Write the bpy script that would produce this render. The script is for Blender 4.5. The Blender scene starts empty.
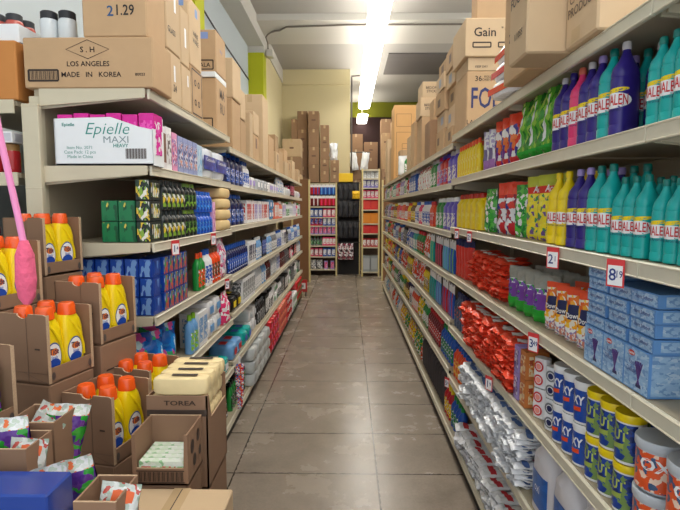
import bpy, bmesh, math, random
from mathutils import Vector, Matrix, noise
R = math.radians
SC = bpy.context.scene
COL = SC.collection
# ------------------------------------------------------------------ camera, world, exposure
F_PX, PITCH, YAW, EYE = 510.0, R(5.27), R(0.9), 1.74
cam = bpy.data.objects.new('camera', bpy.data.cameras.new('camera'))
COL.objects.link(cam)
cam.location = (0, 0, EYE)
cam.rotation_euler = (R(90) - PITCH, 0, YAW)
cam.data.sensor_fit = 'HORIZONTAL'
cam.data.sensor_width = 36.0
cam.data.lens = 36.0 * F_PX / 680.0
cam.data.clip_start = 0.05
SC.camera = cam
SC.view_settings.view_transform = 'Standard'
SC.view_settings.look = 'None'
SC.view_settings.gamma = 1.0
SC.view_settings.use_curve_mapping = False
SC.view_settings.exposure = 0.15
LAMP = 14.0
world = bpy.data.worlds.new('world'); SC.world = world
world.use_nodes = True
world.node_tree.nodes['Background'].inputs[0].default_value = (0.93, 0.97, 1.0, 1)
world.node_tree.nodes['Background'].inputs[1].default_value = 1.25

# ------------------------------------------------------------------ materials
def lin(c):
    return tuple((v / 12.92 if v <= 0.04045 else ((v + 0.055) / 1.055) ** 2.4) for v in (x / 255.0 for x in c)) + (1,)
MATS = {}
def mat(name, rgb, rough=0.5, spec=0.5, emit=0, coat=0, metal=0, alpha=None, var=0.0, noise_scale=0, noise_amt=0.0, bump=0, trans=0):
    if name in MATS: return MATS[name]
    m = bpy.data.materials.new(name); m.use_nodes = True
    nt = m.node_tree; b = nt.nodes['Principled BSDF']
    c = lin(rgb)
    b.inputs['Base Color'].default_value = c
    b.inputs['Roughness'].default_value = rough
    b.inputs['Specular IOR Level'].default_value = spec
    b.inputs['Metallic'].default_value = metal
    if coat: b.inputs['Coat Weight'].default_value = coat
    if trans: b.inputs['Transmission Weight'].default_value = trans
    if emit:
        b.inputs['Emission Color'].default_value = c; b.inputs['Emission Strength'].default_value = emit
    if alpha is not None: b.inputs['Alpha'].default_value = alpha
    if var or noise_amt:
        hs = nt.nodes.new('ShaderNodeHueSaturation'); hs.inputs['Color'].default_value = c
        src = None
        if var:
            oi = nt.nodes.new('ShaderNodeObjectInfo')
            mr = nt.nodes.new('ShaderNodeMapRange'); nt.links.new(oi.outputs['Random'], mr.inputs[0])
            mr.inputs[3].default_value = 1 - var; mr.inputs[4].default_value = 1 + var
            src = mr.outputs[0]
        if noise_amt:
            tc = nt.nodes.new('ShaderNodeTexCoord'); nz = nt.nodes.new('ShaderNodeTexNoise')
            nz.inputs['Scale'].default_value = noise_scale; nz.inputs['Detail'].default_value = 4
            nt.links.new(tc.outputs['Object'], nz.inputs['Vector'])
            m2 = nt.nodes.new('ShaderNodeMapRange'); nt.links.new(nz.outputs[0], m2.inputs[0])
            m2.inputs[3].default_value = 1 - noise_amt; m2.inputs[4].default_value = 1 + noise_amt
            if src:
                mu = nt.nodes.new('ShaderNodeMath'); mu.operation = 'MULTIPLY'
                nt.links.new(src, mu.inputs[0]); nt.links.new(m2.outputs[0], mu.inputs[1]); src = mu.outputs[0]
            else: src = m2.outputs[0]
            if bump:
                bp = nt.nodes.new('ShaderNodeBump'); bp.inputs['Strength'].default_value = bump; bp.inputs['Distance'].default_value = .01
                nt.links.new(nz.outputs[0], bp.inputs['Height']); nt.links.new(bp.outputs[0], b.inputs['Normal'])
        nt.links.new(src, hs.inputs['Value'])
        nt.links.new(hs.outputs[0], b.inputs['Base Color'])
    MATS[name] = m
    return m
def printed(name, cols, scale=30, rough=0.3, stretch=(1, 1, 1), bump=0.0):
    """packaging artwork: blocks of flat ink picked from a palette"""
    if name in MATS: return MATS[name]
    m = bpy.data.materials.new(name); m.use_nodes = True
    nt = m.node_tree; b = nt.nodes['Principled BSDF']; b.inputs['Roughness'].default_value = rough
    tc = nt.nodes.new('ShaderNodeTexCoord'); mp = nt.nodes.new('ShaderNodeMapping'); mp.inputs['Scale'].default_value = stretch
    nt.links.new(tc.outputs['Object'], mp.inputs[0])
    vo = nt.nodes.new('ShaderNodeTexVoronoi'); vo.inputs['Scale'].default_value = scale * 1.9
    wn = nt.nodes.new('ShaderNodeTexNoise'); wn.inputs['Scale'].default_value = scale * 1.4; nt.links.new(mp.outputs[0], wn.inputs['Vector'])
    ws = nt.nodes.new('ShaderNodeVectorMath'); ws.operation = 'SCALE'; ws.inputs['Scale'].default_value = .9 / scale; nt.links.new(wn.outputs['Color'], ws.inputs[0])
    wa = nt.nodes.new('ShaderNodeVectorMath'); wa.operation = 'ADD'; nt.links.new(mp.outputs[0], wa.inputs[0]); nt.links.new(ws.outputs[0], wa.inputs[1])
    nt.links.new(wa.outputs[0], vo.inputs['Vector'])
    se = nt.nodes.new('ShaderNodeSeparateColor'); nt.links.new(vo.outputs['Color'], se.inputs[0])
    cr = nt.nodes.new('ShaderNodeValToRGB'); cr.color_ramp.interpolation = 'CONSTANT'
    e = cr.color_ramp.elements
    n = len(cols)
    e[0].position = 0; e[0].color = lin(cols[0])
    e[1].position = 1.0 / n; e[1].color = lin(cols[1])
    for k in range(2, n):
        q = e.new(k / n); q.color = lin(cols[k])
    nt.links.new(se.outputs[0], cr.inputs[0]); nt.links.new(cr.outputs[0], b.inputs['Base Color'])
    if bump:
        nz = nt.nodes.new('ShaderNodeTexNoise'); nz.inputs['Scale'].default_value = 45
        nt.links.new(tc.outputs['Object'], nz.inputs['Vector'])
        bp = nt.nodes.new('ShaderNodeBump'); bp.inputs['Strength'].default_value = bump; bp.inputs['Distance'].default_value = .01
        nt.links.new(nz.outputs[0], bp.inputs['Height']); nt.links.new(bp.outputs[0], b.inputs['Normal'])
    MATS[name] = m
    return m
def pl(rgb, rough=0.28):                                    # coloured plastic
    return mat('plastic_%d_%d_%d' % rgb, rgb, rough, 0.5, noise_scale=9, noise_amt=.06)
def ink(rgb): return mat('ink_%d_%d_%d' % rgb, rgb, 0.55)
WHITE, RED, TEAL, PURPLE, PINK = (238, 238, 240), (204, 30, 40), (18, 172, 168), (50, 36, 128), (232, 62, 120)
YELLOW, ORANGE, GREEN, BLUE, NAVY = (244, 214, 20), (236, 78, 30), (30, 140, 60), (30, 90, 190), (22, 32, 84)
BLACK, GREY, CREAM, LBLUE, BROWN = (26, 26, 30), (120, 124, 130), (228, 206, 156), (110, 165, 220), (110, 72, 44)
VIOLET, LILAC, LIME, MAROON, SILVER = (96, 84, 200), (170, 150, 215), (140, 200, 40), (120, 24, 34), (190, 196, 204)
NAMES = {WHITE: 'white', RED: 'red', TEAL: 'teal', PURPLE: 'purple', PINK: 'pink', YELLOW: 'yellow', ORANGE: 'orange', GREEN: 'green', BLUE: 'blue',
         NAVY: 'navy', BLACK: 'black', GREY: 'grey', CREAM: 'cream', LBLUE: 'light blue', BROWN: 'brown', VIOLET: 'violet', LILAC: 'lilac',
         LIME: 'lime green', MAROON: 'dark red', SILVER: 'silver grey'}
KRAFT = mat('kraft_board', (188, 156, 120), 0.75, 0.25, var=.10, noise_scale=14, noise_amt=.06)
KRAFT2 = mat('kraft_board_pale', (203, 176, 142), 0.75, 0.25, var=.08, noise_scale=10, noise_amt=.05)
KRAFT3 = mat('kraft_board_brown', (150, 120, 94), 0.8, 0.2, var=.08, noise_scale=18, noise_amt=.08)
KRAFT_EDGE = mat('board_edge', (186, 158, 130), 0.85, 0.2, noise_scale=260, noise_amt=.25)
TAPE = mat('packing_tape', (196, 168, 130), 0.2, 0.5)
INK_D = ink((60, 42, 32))
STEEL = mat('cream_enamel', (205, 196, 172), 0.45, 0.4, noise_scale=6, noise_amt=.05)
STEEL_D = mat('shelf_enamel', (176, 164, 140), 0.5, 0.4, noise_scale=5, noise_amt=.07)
RAIL = mat('price_rail_plastic', (214, 208, 188), 0.3, 0.5, noise_scale=20, noise_amt=.08)

# ------------------------------------------------------------------ mesh builder
_tc = {}
def text_tris(s, bold=0.0):
    k = (s, bold)
    if k not in _tc:
        cu = bpy.data.curves.new('tmp', 'FONT'); cu.body = s; cu.size = 1; cu.align_x = 'CENTER'; cu.align_y = 'CENTER'
        cu.resolution_u = 2; cu.offset = bold
        ob = bpy.data.objects.new('tmp', cu); COL.objects.link(ob)
        dg = bpy.context.evaluated_depsgraph_get()
        me = bpy.data.meshes.new_from_object(ob.evaluated_get(dg))
        _tc[k] = ([v.co.copy() for v in me.vertices], [tuple(p.vertices) for p in me.polygons])
        bpy.data.objects.remove(ob); bpy.data.curves.remove(cu); bpy.data.meshes.remove(me)
    return _tc[k]
class MB:
    def __init__(s): s.v = []; s.f = []; s.m = []; s.sm = []; s.mats = []
    def mi(s, m):
        if m not in s.mats: s.mats.append(m)
        return s.mats.index(m)
    def face(s, idx, m, smooth=False): s.f.append(tuple(idx)); s.m.append(s.mi(m)); s.sm.append(smooth)
    def box(s, c, d, m, rz=0, faces=None):
        b = len(s.v); x, y, z = (k / 2 for k in d); ca, sa = math.cos(rz), math.sin(rz)
        for dz in (-z, z):
            for dx, dy in ((-x, -y), (x, -y), (x, y), (-x, y)):
                s.v.append((c[0] + dx * ca - dy * sa, c[1] + dx * sa + dy * ca, c[2] + dz))
        for q in ((3, 2, 1, 0), (4, 5, 6, 7), (0, 1, 5, 4), (1, 2, 6, 5), (2, 3, 7, 6), (3, 0, 4, 7)): s.face([b + k for k in q], m)
        return s
    def quadprism(s, pts, y0, y1, m):                       # outline in XZ, extruded along Y
        b = len(s.v); n = len(pts)
        for y in (y0, y1):
            for p in pts: s.v.append((p[0], y, p[1]))
        s.face([b + k for k in range(n)], m); s.face([b + n + k for k in reversed(range(n))], m)
        for k in range(n):
            k2 = (k + 1) % n; s.face((b + k2, b + k, b + n + k, b + n + k2), m)
        return s
    def loft(s, secs, m, n=20, matf=None, top=True, bot=True):
        b = len(s.v)
        for (z, cx, cy, hx, hy, ex) in secs:
            for k in range(n):
                a = 2 * math.pi * k / n; c, q = math.cos(a), math.sin(a)
                s.v.append((cx + hx * math.copysign(abs(c) ** (2 / ex), c), cy + hy * math.copysign(abs(q) ** (2 / ex), q), z))
        for i in range(len(secs) - 1):
            for k in range(n):
                k2 = (k + 1) % n
                mm = matf(i, k) if matf else m
                s.face((b + i * n + k, b + i * n + k2, b + (i + 1) * n + k2, b + (i + 1) * n + k), mm, True)
        if bot: s.face([b + k for k in reversed(range(n))], m)
        if top: s.face([b + (len(secs) - 1) * n + k for k in range(n)], m)
        return s
    def grid(s, fn, nu, nv, m, matf=None, smooth=True):
        b = len(s.v)
        for j in range(nv + 1):
            for i in range(nu + 1): s.v.append(tuple(fn(i / nu, j / nv)))
        for j in range(nv):
            for i in range(nu):
                q = b + j * (nu + 1) + i
                s.face((q, q + 1, q + nu + 2, q + nu + 1), matf((i + .5) / nu, (j + .5) / nv) if matf else m, smooth)
        return s
    def disc(s, fn, m, n=20, rings=3):                      # fn(u,v) over the unit disc
        b = len(s.v); s.v.append(tuple(fn(0, 0)))
        for r in range(1, rings + 1):
            for k in range(n):
                a = 2 * math.pi * k / n; s.v.append(tuple(fn(math.cos(a) * r / rings, math.sin(a) * r / rings)))
        for k in range(n): s.face((b, b + 1 + k, b + 1 + (k + 1) % n), m, True)
        for r in range(rings - 1):
            for k in range(n):
                k2 = (k + 1) % n; o = b + 1 + r * n
                s.face((o + k, o + n + k, o + n + k2, o + k2), m, True)
        return s
    def text(s, body, fn, m, bold=0.0):
        vs, fs = text_tris(body, bold); b = len(s.v)
        for p in vs: s.v.append(tuple(fn(p.x, p.y)))
        for q in fs: s.face([b + k for k in q], m)
        return s
    def tube(s, pts, r, m, n=8, r2=None):
        b = len(s.v); P = [Vector(p) for p in pts]
        for i, p in enumerate(P):
            t = (P[min(i + 1, len(P) - 1)] - P[max(i - 1, 0)]).normalized()
            u = t.orthogonal().normalized() if i == 0 else (u - t * u.dot(t)).normalized()
            w = t.cross(u); rr = r if r2 is None else r + (r2 - r) * i / (len(P) - 1)
            for k in range(n):
                a = 2 * math.pi * k / n; q = p + (u * math.cos(a) + w * math.sin(a)) * rr; s.v.append(tuple(q))
        for i in range(len(P) - 1):
            for k in range(n):
                k2 = (k + 1) % n; s.face((b + i * n + k, b + i * n + k2, b + (i + 1) * n + k2, b + (i + 1) * n + k), m, True)
        s.face([b + k for k in reversed(range(n))], m); s.face([b + (len(P) - 1) * n + k for k in range(n)], m)
        return s
    def add(s, o):
        b = len(s.v); s.v += o.v
        for f, m, sm in zip(o.f, o.m, o.sm): s.face([b + k for k in f], o.mats[m], sm)
        return s
    def mesh(s, name, bevel=0, sharp=38):
        me = bpy.data.meshes.new(name); me.from_pydata(s.v, [], s.f)
        for m in s.mats: me.materials.append(m)
        for p, m, sm in zip(me.polygons, s.m, s.sm): p.material_index = m; p.use_smooth = sm
        if bevel:
            bm = bmesh.new(); bm.from_mesh(me)
            bmesh.ops.bevel(bm, geom=[e for e in bm.edges if len(e.link_faces) == 2 and e.calc_face_angle(0) > .8], offset=bevel, segments=1, affect='EDGES', clamp_overlap=True)
            bm.to_mesh(me); bm.free()
        if any(s.sm): me.set_sharp_from_angle(angle=R(sharp))
        return me
def link(name, me, parent=None, loc=(0, 0, 0), rz=0):
    o = bpy.data.objects.new(name, me); COL.objects.link(o); o.location = loc; o.rotation_euler = (0, 0, rz)
    if parent is not None: o.parent = parent
    return o
def tag(o, label=None, cat=None, group=None, kind=None):
    if label: o['label'] = label
    if cat: o['category'] = cat
    if group: o['group'] = group
    if kind: o['kind'] = kind
    return o
def empty(name, loc, rz=0): return link(name, None, None, loc, rz)
def struct(name, mb, parent=None, bevel=0):
    o = link(name, mb.mesh(name, bevel), parent)
    if parent is None: o['kind'] = 'structure'
    return o

# ------------------------------------------------------------------ pixel rays (680x510 frame) to points in the shop
def ray(px, py):
    x = (px - 340) / F_PX; y = (255 - py) / F_PX
    f = math.cos(PITCH) + y * math.sin(PITCH); u = -math.sin(PITCH) + y * math.cos(PITCH)
    return x * math.cos(YAW) - f * math.sin(YAW), x * math.sin(YAW) + f * math.cos(YAW), u
def UX(px, py, X): r = ray(px, py); t = X / r[0]; return Vector((X, r[1] * t, EYE + r[2] * t))
def UY(px, py, Y): r = ray(px, py); t = Y / r[1]; return Vector((r[0] * t, Y, EYE + r[2] * t))
def UZ(px, py, Z): r = ray(px, py); t = (Z - EYE) / r[2]; return Vector((r[0] * t, r[1] * t, Z))
def YP(px, X): return UX(px, 210, X).y

# ------------------------------------------------------------------ the room
XW, YC = -2.05, 5.34
def plane(name, x0, x1, y0, y1, z0, z1, m): return struct(name, MB().box(((x0 + x1) / 2, (y0 + y1) / 2, (z0 + z1) / 2), (x1 - x0, y1 - y0, z1 - z0), m))
def concrete():
    m = bpy.data.materials.new('polished_concrete'); m.use_nodes = True
    nt = m.node_tree; N = nt.nodes; L = nt.links; b = N['Principled BSDF']
    tc = N.new('ShaderNodeTexCoord'); sp = N.new('ShaderNodeSeparateXYZ'); L.new(tc.outputs['Object'], sp.inputs[0])
    def joint(out, off, period, width):
        a = N.new('ShaderNodeMath'); a.operation = 'SUBTRACT'; a.inputs[1].default_value = off - period * 50; L.new(out, a.inputs[0])
        w = N.new('ShaderNodeMath'); w.operation = 'MODULO'; w.inputs[1].default_value = period; L.new(a.outputs[0], w.inputs[0])
        nz = N.new('ShaderNodeTexNoise'); nz.inputs['Scale'].default_value = 30; L.new(tc.outputs['Object'], nz.inputs['Vector'])
        wd = N.new('ShaderNodeMath'); wd.operation = 'MULTIPLY'; wd.inputs[1].default_value = width * 2; L.new(nz.outputs[0], wd.inputs[0])
        l = N.new('ShaderNodeMath'); l.operation = 'LESS_THAN'; L.new(w.outputs[0], l.inputs[0]); L.new(wd.outputs[0], l.inputs[1])
        return l.outputs[0]
    j1 = joint(sp.outputs[0], 0.187, 0.94, 0.010); j2 = joint(sp.outputs[1], 3.20, 0.6, 0.012)
    mx = N.new('ShaderNodeMath'); mx.operation = 'MAXIMUM'; L.new(j1, mx.inputs[0]); L.new(j2, mx.inputs[1])
    n1 = N.new('ShaderNodeTexNoise'); n1.inputs['Scale'].default_value = 2.2; n1.inputs['Detail'].default_value = 8; n1.inputs['Roughness'].default_value = .65
    L.new(tc.outputs['Object'], n1.inputs['Vector'])
    cr = N.new('ShaderNodeValToRGB'); L.new(n1.outputs[0], cr.inputs[0])
    cr.color_ramp.elements[0].position = .32; cr.color_ramp.elements[0].color = lin((138, 126, 113))
    cr.color_ramp.elements[1].position = .7; cr.color_ramp.elements[1].color = lin((166, 153, 138))
    n2 = N.new('ShaderNodeTexNoise'); n2.inputs['Scale'].default_value = 60; n2.inputs['Detail'].default_value = 4; L.new(tc.outputs['Object'], n2.inputs['Vector'])
    m1 = N.new('ShaderNodeMix'); m1.data_type = 'RGBA'; m1.blend_type = 'MULTIPLY'; m1.inputs[0].default_value = .25
    L.new(cr.outputs[0], m1.inputs[6]); L.new(n2.outputs[0], m1.inputs[7])
    m2 = N.new('ShaderNodeMix'); m2.data_type = 'RGBA'; L.new(mx.outputs[0], m2.inputs[0]); L.new(m1.outputs[2], m2.inputs[6]); m2.inputs[7].default_value = lin((66, 58, 50))
    L.new(m2.outputs[2], b.inputs['Base Color'])
    rr = N.new('ShaderNodeMapRange'); L.new(n1.outputs[0], rr.inputs[0]); rr.inputs[3].default_value = .16; rr.inputs[4].default_value = .36
    L.new(rr.outputs[0], b.inputs['Roughness'])
    bp = N.new('ShaderNodeBump'); bp.inputs['Strength'].default_value = .12; bp.inputs['Distance'].default_value = .004; L.new(n2.outputs[0], bp.inputs['Height']); L.new(bp.outputs[0], b.inputs['Normal'])
    return m
M_CEIL = mat('ceiling_paint', (176, 173, 168), 0.8, 0.2, noise_scale=.6, noise_amt=.04)
M_BEAM = mat('beam_paint', (204, 201, 194), 0.75, 0.2, noise_scale=.8, noise_amt=.03)
M_WALLC = mat('cool_wall_paint', (196, 206, 212), 0.8, 0.2, noise_scale=.5, noise_amt=.04)
M_YEL = mat('yellow_wall_paint', (212, 200, 160), 0.8, 0.2, noise_scale=.5, noise_amt=.04)
M_GRN = mat('green_paint', (186, 190, 36), 0.7, 0.3, noise_scale=1.2, noise_amt=.05)
M_OLV = mat('olive_paint', (118, 120, 34), 0.8, 0.2, noise_scale=1, noise_amt=.05)
M_DARK = mat('dark_panelling', (52, 34, 34), 0.7, 0.2, noise_scale=2, noise_amt=.15)
CZ = 5.36
plane('floor', -2.3, 5.2, -1.2, 18.3, -.08, 0, concrete())
plane('ceiling', -2.3, 5.2, -1.2, 18.3, CZ, CZ + .1, M_CEIL)
plane('wall_left', XW - .1, XW, -1.2, 13.8, 0, CZ, M_WALLC)
plane('wall_right', 5.0, 5.1, -1.2, 18.3, 0, CZ, M_WALLC)
plane('wall_back', XW, 0.05, 13.75, 18.1, 0, CZ, M_YEL)
plane('wall_alcove', 0.05, 5.0, 18.0, 18.1, 0, 4.86, M_DARK)
plane('trim_1', 0.05, 5.0, 17.94, 18.05, 4.86, CZ, M_OLV)
plane('wall_side', XW, -1.745, 11.1, 13.75, 0, 5.02, M_YEL)
plane('trim_2', -1.72, .06, 13.70, 13.75, 4.96, 4.99, M_YEL)
t = plane('beam', XW, -1.72, -1.2, 13.75, 5.02, CZ, M_BEAM); tag(t, kind='structure')
plane('cross_beam', -1.72, 5.0, 9.9, 11.3, CZ - .12, CZ, M_BEAM)
for k, (y0, y1) in enumerate(((6.0, 6.38), (10.72, 11.1))):
    c = MB().box(((XW - 1.74) / 2, (y0 + y1) / 2, 2.51), (abs(XW + 1.74), y1 - y0, 5.02), M_GRN)
    c.box(((XW - 1.72) / 2, (y0 + y1) / 2, 4.96), (abs(XW + 1.72) + .02, y1 - y0 + .03, .12), M_BEAM)
    struct('column', c)
plane('air_vent', .95, 2.6, 12.35, 14.2, CZ - .03, CZ, mat('vent_dark', (112, 108, 106), .8, .1, noise_scale=3, noise_amt=.05))
# conduit on the ceiling
y = 10.0
pts = [(-1.66, 10.9, 4.9), (-1.66, 10.85, 5.12)] + [(-1.66 + .3 * (1 - math.cos(a)), 10.6 - .2 * math.sin(a), 5.12 + .1 * math.sin(a)) for a in [R(k) for k in (15, 35, 55, 75, 90)]]
pts += [(-1.2, 10.2, 5.22), (0, 10.1, 5.22), (2.0, 10.1, 5.22), (4.9, 10.1, 5.22)]
tag(link('conduit_pipe', MB().tube(pts, .016, mat('conduit', (120, 112, 104), .5)).mesh('conduit')), 'thin grey conduit pipe bending from the green column across the ceiling', 'pipe')
tag(link('junction_box', MB().box((-1.62, 10.9, 4.92), (.14, .2, .14), M_BEAM).mesh('junction', .01)), 'pale junction box on top of the far green column', 'electrical box')
tag(link('wall_cable', MB().tube([(XW + .012, 7.0, 4.55), (XW + .012, 8.5, 4.44), (XW + .012, 10.7, 4.36)], .012, ink((90, 90, 96))).mesh('cable')), 'dark cable running along the cool grey left wall', 'cable')
tag(link('corner_pipe', MB().tube([(.09, 13.6, 2.6), (.055, 13.73, 2.6), (.09, 13.6, 2.62), (.09, 13.6, CZ - .25), (.09, 13.6, CZ - .22), (.3, 13.6, CZ - .2)], .02, ink((80, 74, 70))).mesh('pipe')), 'thin dark vertical pipe at the end of the yellow wall', 'pipe')
# continuous fluorescent strip over the aisle (a row of fittings) and the ones of the next aisle
M_TUBE = mat('lit_diffuser', (255, 250, 240), .5, emit=LAMP)
M_HOUS = mat('lamp_housing', (235, 235, 232), .4)
def strip(x, y0, y1, z, label):
    r = empty('strip_light', (x, (y0 + y1) / 2, z + .07)); tag(r, label, 'ceiling light', 'fluorescent strip over the aisle' if 'aisle' in label else None)
    L = y1 - y0
    link('housing', MB().box((0, 0, -.02), (.10, L - .01, .05), M_HOUS).mesh('housing', .005), r)
    link('diffuser', MB().quadprism([(-.165, -.035), (-.05, -.02), (.05, -.02), (.165, -.035), (.165, -.055), (.13, -.085), (-.13, -.085), (-.165, -.055)], -L / 2 + .004, L / 2 - .004, M_TUBE).mesh('diffuser'), r)
    for s in (-1, 1): link('hanger', MB().tube([(0, s * L * .35, .003), (0, s * L * .35, CZ - z - .07)], .006, M_HOUS).mesh('hanger'), r)
ords = ['first', 'second', 'third', 'fourth', 'fifth', 'sixth', 'seventh', 'eighth', 'ninth', 'tenth', 'eleventh', 'twelfth', 'thirteenth', 'fourteenth', 'fifteenth',
        'sixteenth', 'seventeenth', 'eighteenth', 'nineteenth']
def ordn(k):
    if k < 20: return ords[k - 1]
    tens = {2: 'twenty', 3: 'thirty', 4: 'forty', 5: 'fifty', 6: 'sixty'}[k // 10]
    return {20: 'twentieth', 30: 'thirtieth', 40: 'fortieth', 50: 'fiftieth'}.get(k, tens + '-' + ords[k % 10 - 1]) if k % 10 else tens[:-1] + 'ieth'
for k in range(7):
    strip(.46, -1.2 + k * 2.35, -1.2 + (k + 1) * 2.35, 4.64, 'bright white fluorescent strip fitting over the aisle, %s from the near end' % ordn(k + 1))
strip(.46, 16.4, 18.5 - .6, 4.64, 'short bright fluorescent fitting beyond the end of the long strip')
for k in range(3): strip(3.4, -1 + k * 5.0, 2.4 + k * 5.0, 4.9, 'white fluorescent fitting above the next passage on the right, %s from the front' % ordn(k + 1))

# ------------------------------------------------------------------ shelving
XL, XR = -0.90, 0.75
LEV = [2.25, 1.945, 1.605, 1.26, 0.89, 0.52, 0.12]
LEVR2 = [2.20, 1.92, 1.57, 1.25, .92, .56, .12]
def gondola(side, y0, y1, levels, depth, label, xf=None, backx=None, end_post=False, boardtop=None):
    s = 1 if side == 'right' else -1
    xf = xf if xf is not None else (XR if s > 0 else XL)
    xb = xf + s * depth
    r = empty('shelving_unit', (xb, (y0 + y1) / 2, 0)); tag(r, label, 'shelving', 'shelving along the aisle')
    L = y1 - y0; top = boardtop or levels[0]
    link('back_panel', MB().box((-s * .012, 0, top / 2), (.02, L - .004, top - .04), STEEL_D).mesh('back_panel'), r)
    for e in (-1, 1):
        if e == -1 and not end_post and y0 > 3.9: continue
        link('upright', MB().box((s * .0, e * (L / 2 - .02), (top - .03) / 2), (.05, .038, top - .03), STEEL).mesh('upright', .003), r)
    for i, z in enumerate(levels):
        dx = xf - xb; zz = z - .012
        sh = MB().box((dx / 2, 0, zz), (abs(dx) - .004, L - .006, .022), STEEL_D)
        if z > .2:
            for e in (-1, 1): sh.quadprism([(-s * .02, zz - .075), (dx * .96, zz - .03), (dx * .96, zz), (-s * .02, zz)], e * (L / 2 - .012) - .004, e * (L / 2 - .012) + .004, STEEL)
            sh.box((dx / 2, 0, zz - .013), (abs(dx) * .9, .03, .006), STEEL_D)
        so = link('shelf', sh.mesh('shelf'), r)
        rl = MB().box((dx - s * .006, 0, z - .022), (.012, L - .004, .044), RAIL)
        rl.box((dx - s * .013, 0, z - .004), (.004, L - .004, .006), STEEL).box((dx - s * .013, 0, z - .041), (.004, L - .004, .005), STEEL)
        link('price_rail', rl.mesh('price_rail', .0015), so)
    link('kick_plate', MB().box((xf + s * .014 - xb, 0, .037), (.02, L - .004, .072), mat('kick_dark', (22, 19, 17), .6)).mesh('kick'), r)
    return r
RU = [0.1, 1.3, 2.5, 3.7, 4.9, 6.1, 7.3, 8.5, 9.7, 10.9]
for k in range(9):
    lv = LEV if k <= 2 else LEVR2
    gondola('right', RU[k], RU[k + 1], lv, .46, 'cream metal shelving unit on the right, %s from the near end' % ordn(k + 1))
LU = [2.32, 3.88, 5.08, 6.28, 7.48, 8.68, 9.88]
LEVL = [2.27, 1.93, 1.58, 1.235, .89, .51, .12]
LEVL2 = [2.20, 1.92, 1.60, 1.21, .92, .54, .12]
for k in range(6):
    gondola('left', LU[k], LU[k + 1], LEVL if k == 0 else LEVL2, .51, 'cream metal shelving unit on the left, %s from the near end' % ordn(k + 1))
# end of the double sided unit: wide post and the shelves of its far side
near_left = [o for o in bpy.data.objects if o.get('label') == 'cream metal shelving unit on the left, first from the near end'][0]
po = MB().box((0, -.803, 1.1), (.075, .03, 2.2), STEEL)
for z in (2.19, 1.83, 1.47): po.box((0, -.804, z), (.078, .032, .006), STEEL_D)
link('end_post', po.mesh('post', .003), near_left)
r = empty('shelving_unit', (-1.462, 2.30, 0)); tag(r, 'cream shelves facing the left wall behind the wide slotted post', 'shelving')
for z in (2.22, 1.90, 1.45, 1.0, .5, .1):
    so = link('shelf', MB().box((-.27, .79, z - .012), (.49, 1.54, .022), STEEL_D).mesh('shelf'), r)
    link('end_bracket', MB().box((-.27, -.002, z - .03), (.49, .01, .06), STEEL).mesh('end_bracket', .002), so)
# end brackets of the near left unit
r = near_left
for z in LEVL[:6]:
    link('end_bracket', MB().quadprism([(0.03, z - .075), (.505, z - .04), (.505, z), (.03, z)], -.79, -.784, STEEL).mesh('end_bracket'), r)

# ------------------------------------------------------------------ product library
def se(hx, hy, ex, a):
    c, q = math.cos(a), math.sin(a)
    return hx * math.copysign(abs(c) ** (2 / ex), c), hy * math.copysign(abs(q) ** (2 / ex), q)
def wrap(hx, hy, ex, off=.0008):
    """map a flat (arc length, height) coordinate to the front of a superellipse body"""
    N = 64; tab = []
    px, py = se(hx, hy, ex, -math.pi); s = 0
    for k in range(N + 1):
        a = -math.pi + math.pi * k / N; x, y = se(hx, hy, ex, a); s += math.hypot(x - px, y - py); tab.append((s, x, y)); px, py = x, y
    half = tab[-1][0] / 2
    def fn(u, z, extra=0):
        t = min(max(u + half, tab[1][0]), tab[-2][0]); lo = 1
        while tab[lo][0] < t: lo += 1
        s0, x0, y0 = tab[lo - 1]; s1, x1, y1 = tab[lo]; k = (t - s0) / max(s1 - s0, 1e-9)
        x = x0 + (x1 - x0) * k; y = y0 + (y1 - y0) * k
        nx, ny = (y1 - y0), -(x1 - x0); l = math.hypot(nx, ny) or 1
        return (x + nx / l * (off + extra), y + ny / l * (off + extra), z)
    return fn
P = {}                                                      # prototypes: key -> dict(kind, parts, dims)
class Proto:
    def __init__(s, kind, parts, w, d, h): s.kind, s.parts, s.w, s.d, s.h = kind, parts, w, d, h; s.me = None; s.low = None
    # parts: list of (name, MB, parent index or None)
def place(p, loc, rz, label, cat, group=None, low=False, tilt=None):
    if low or len(p.parts) == 1:
        if p.low is None:
            m = MB()
            for q in p.parts: m.add(q[1])
            p.low = m.mesh(p.kind)
        o = link(p.kind, p.low, None, loc, rz)
    else:
        if p.me is None: p.me = [q[1].mesh(q[0]) for q in p.parts]
        o = empty(p.kind, loc, rz); objs = []
        for q, me in zip(p.parts, p.me): objs.append(link(q[0], me, o if q[2] is None else objs[q[2]]))
    if tilt: o.rotation_euler = (tilt[0], tilt[1], rz)
    return tag(o, label, cat, group)

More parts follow.
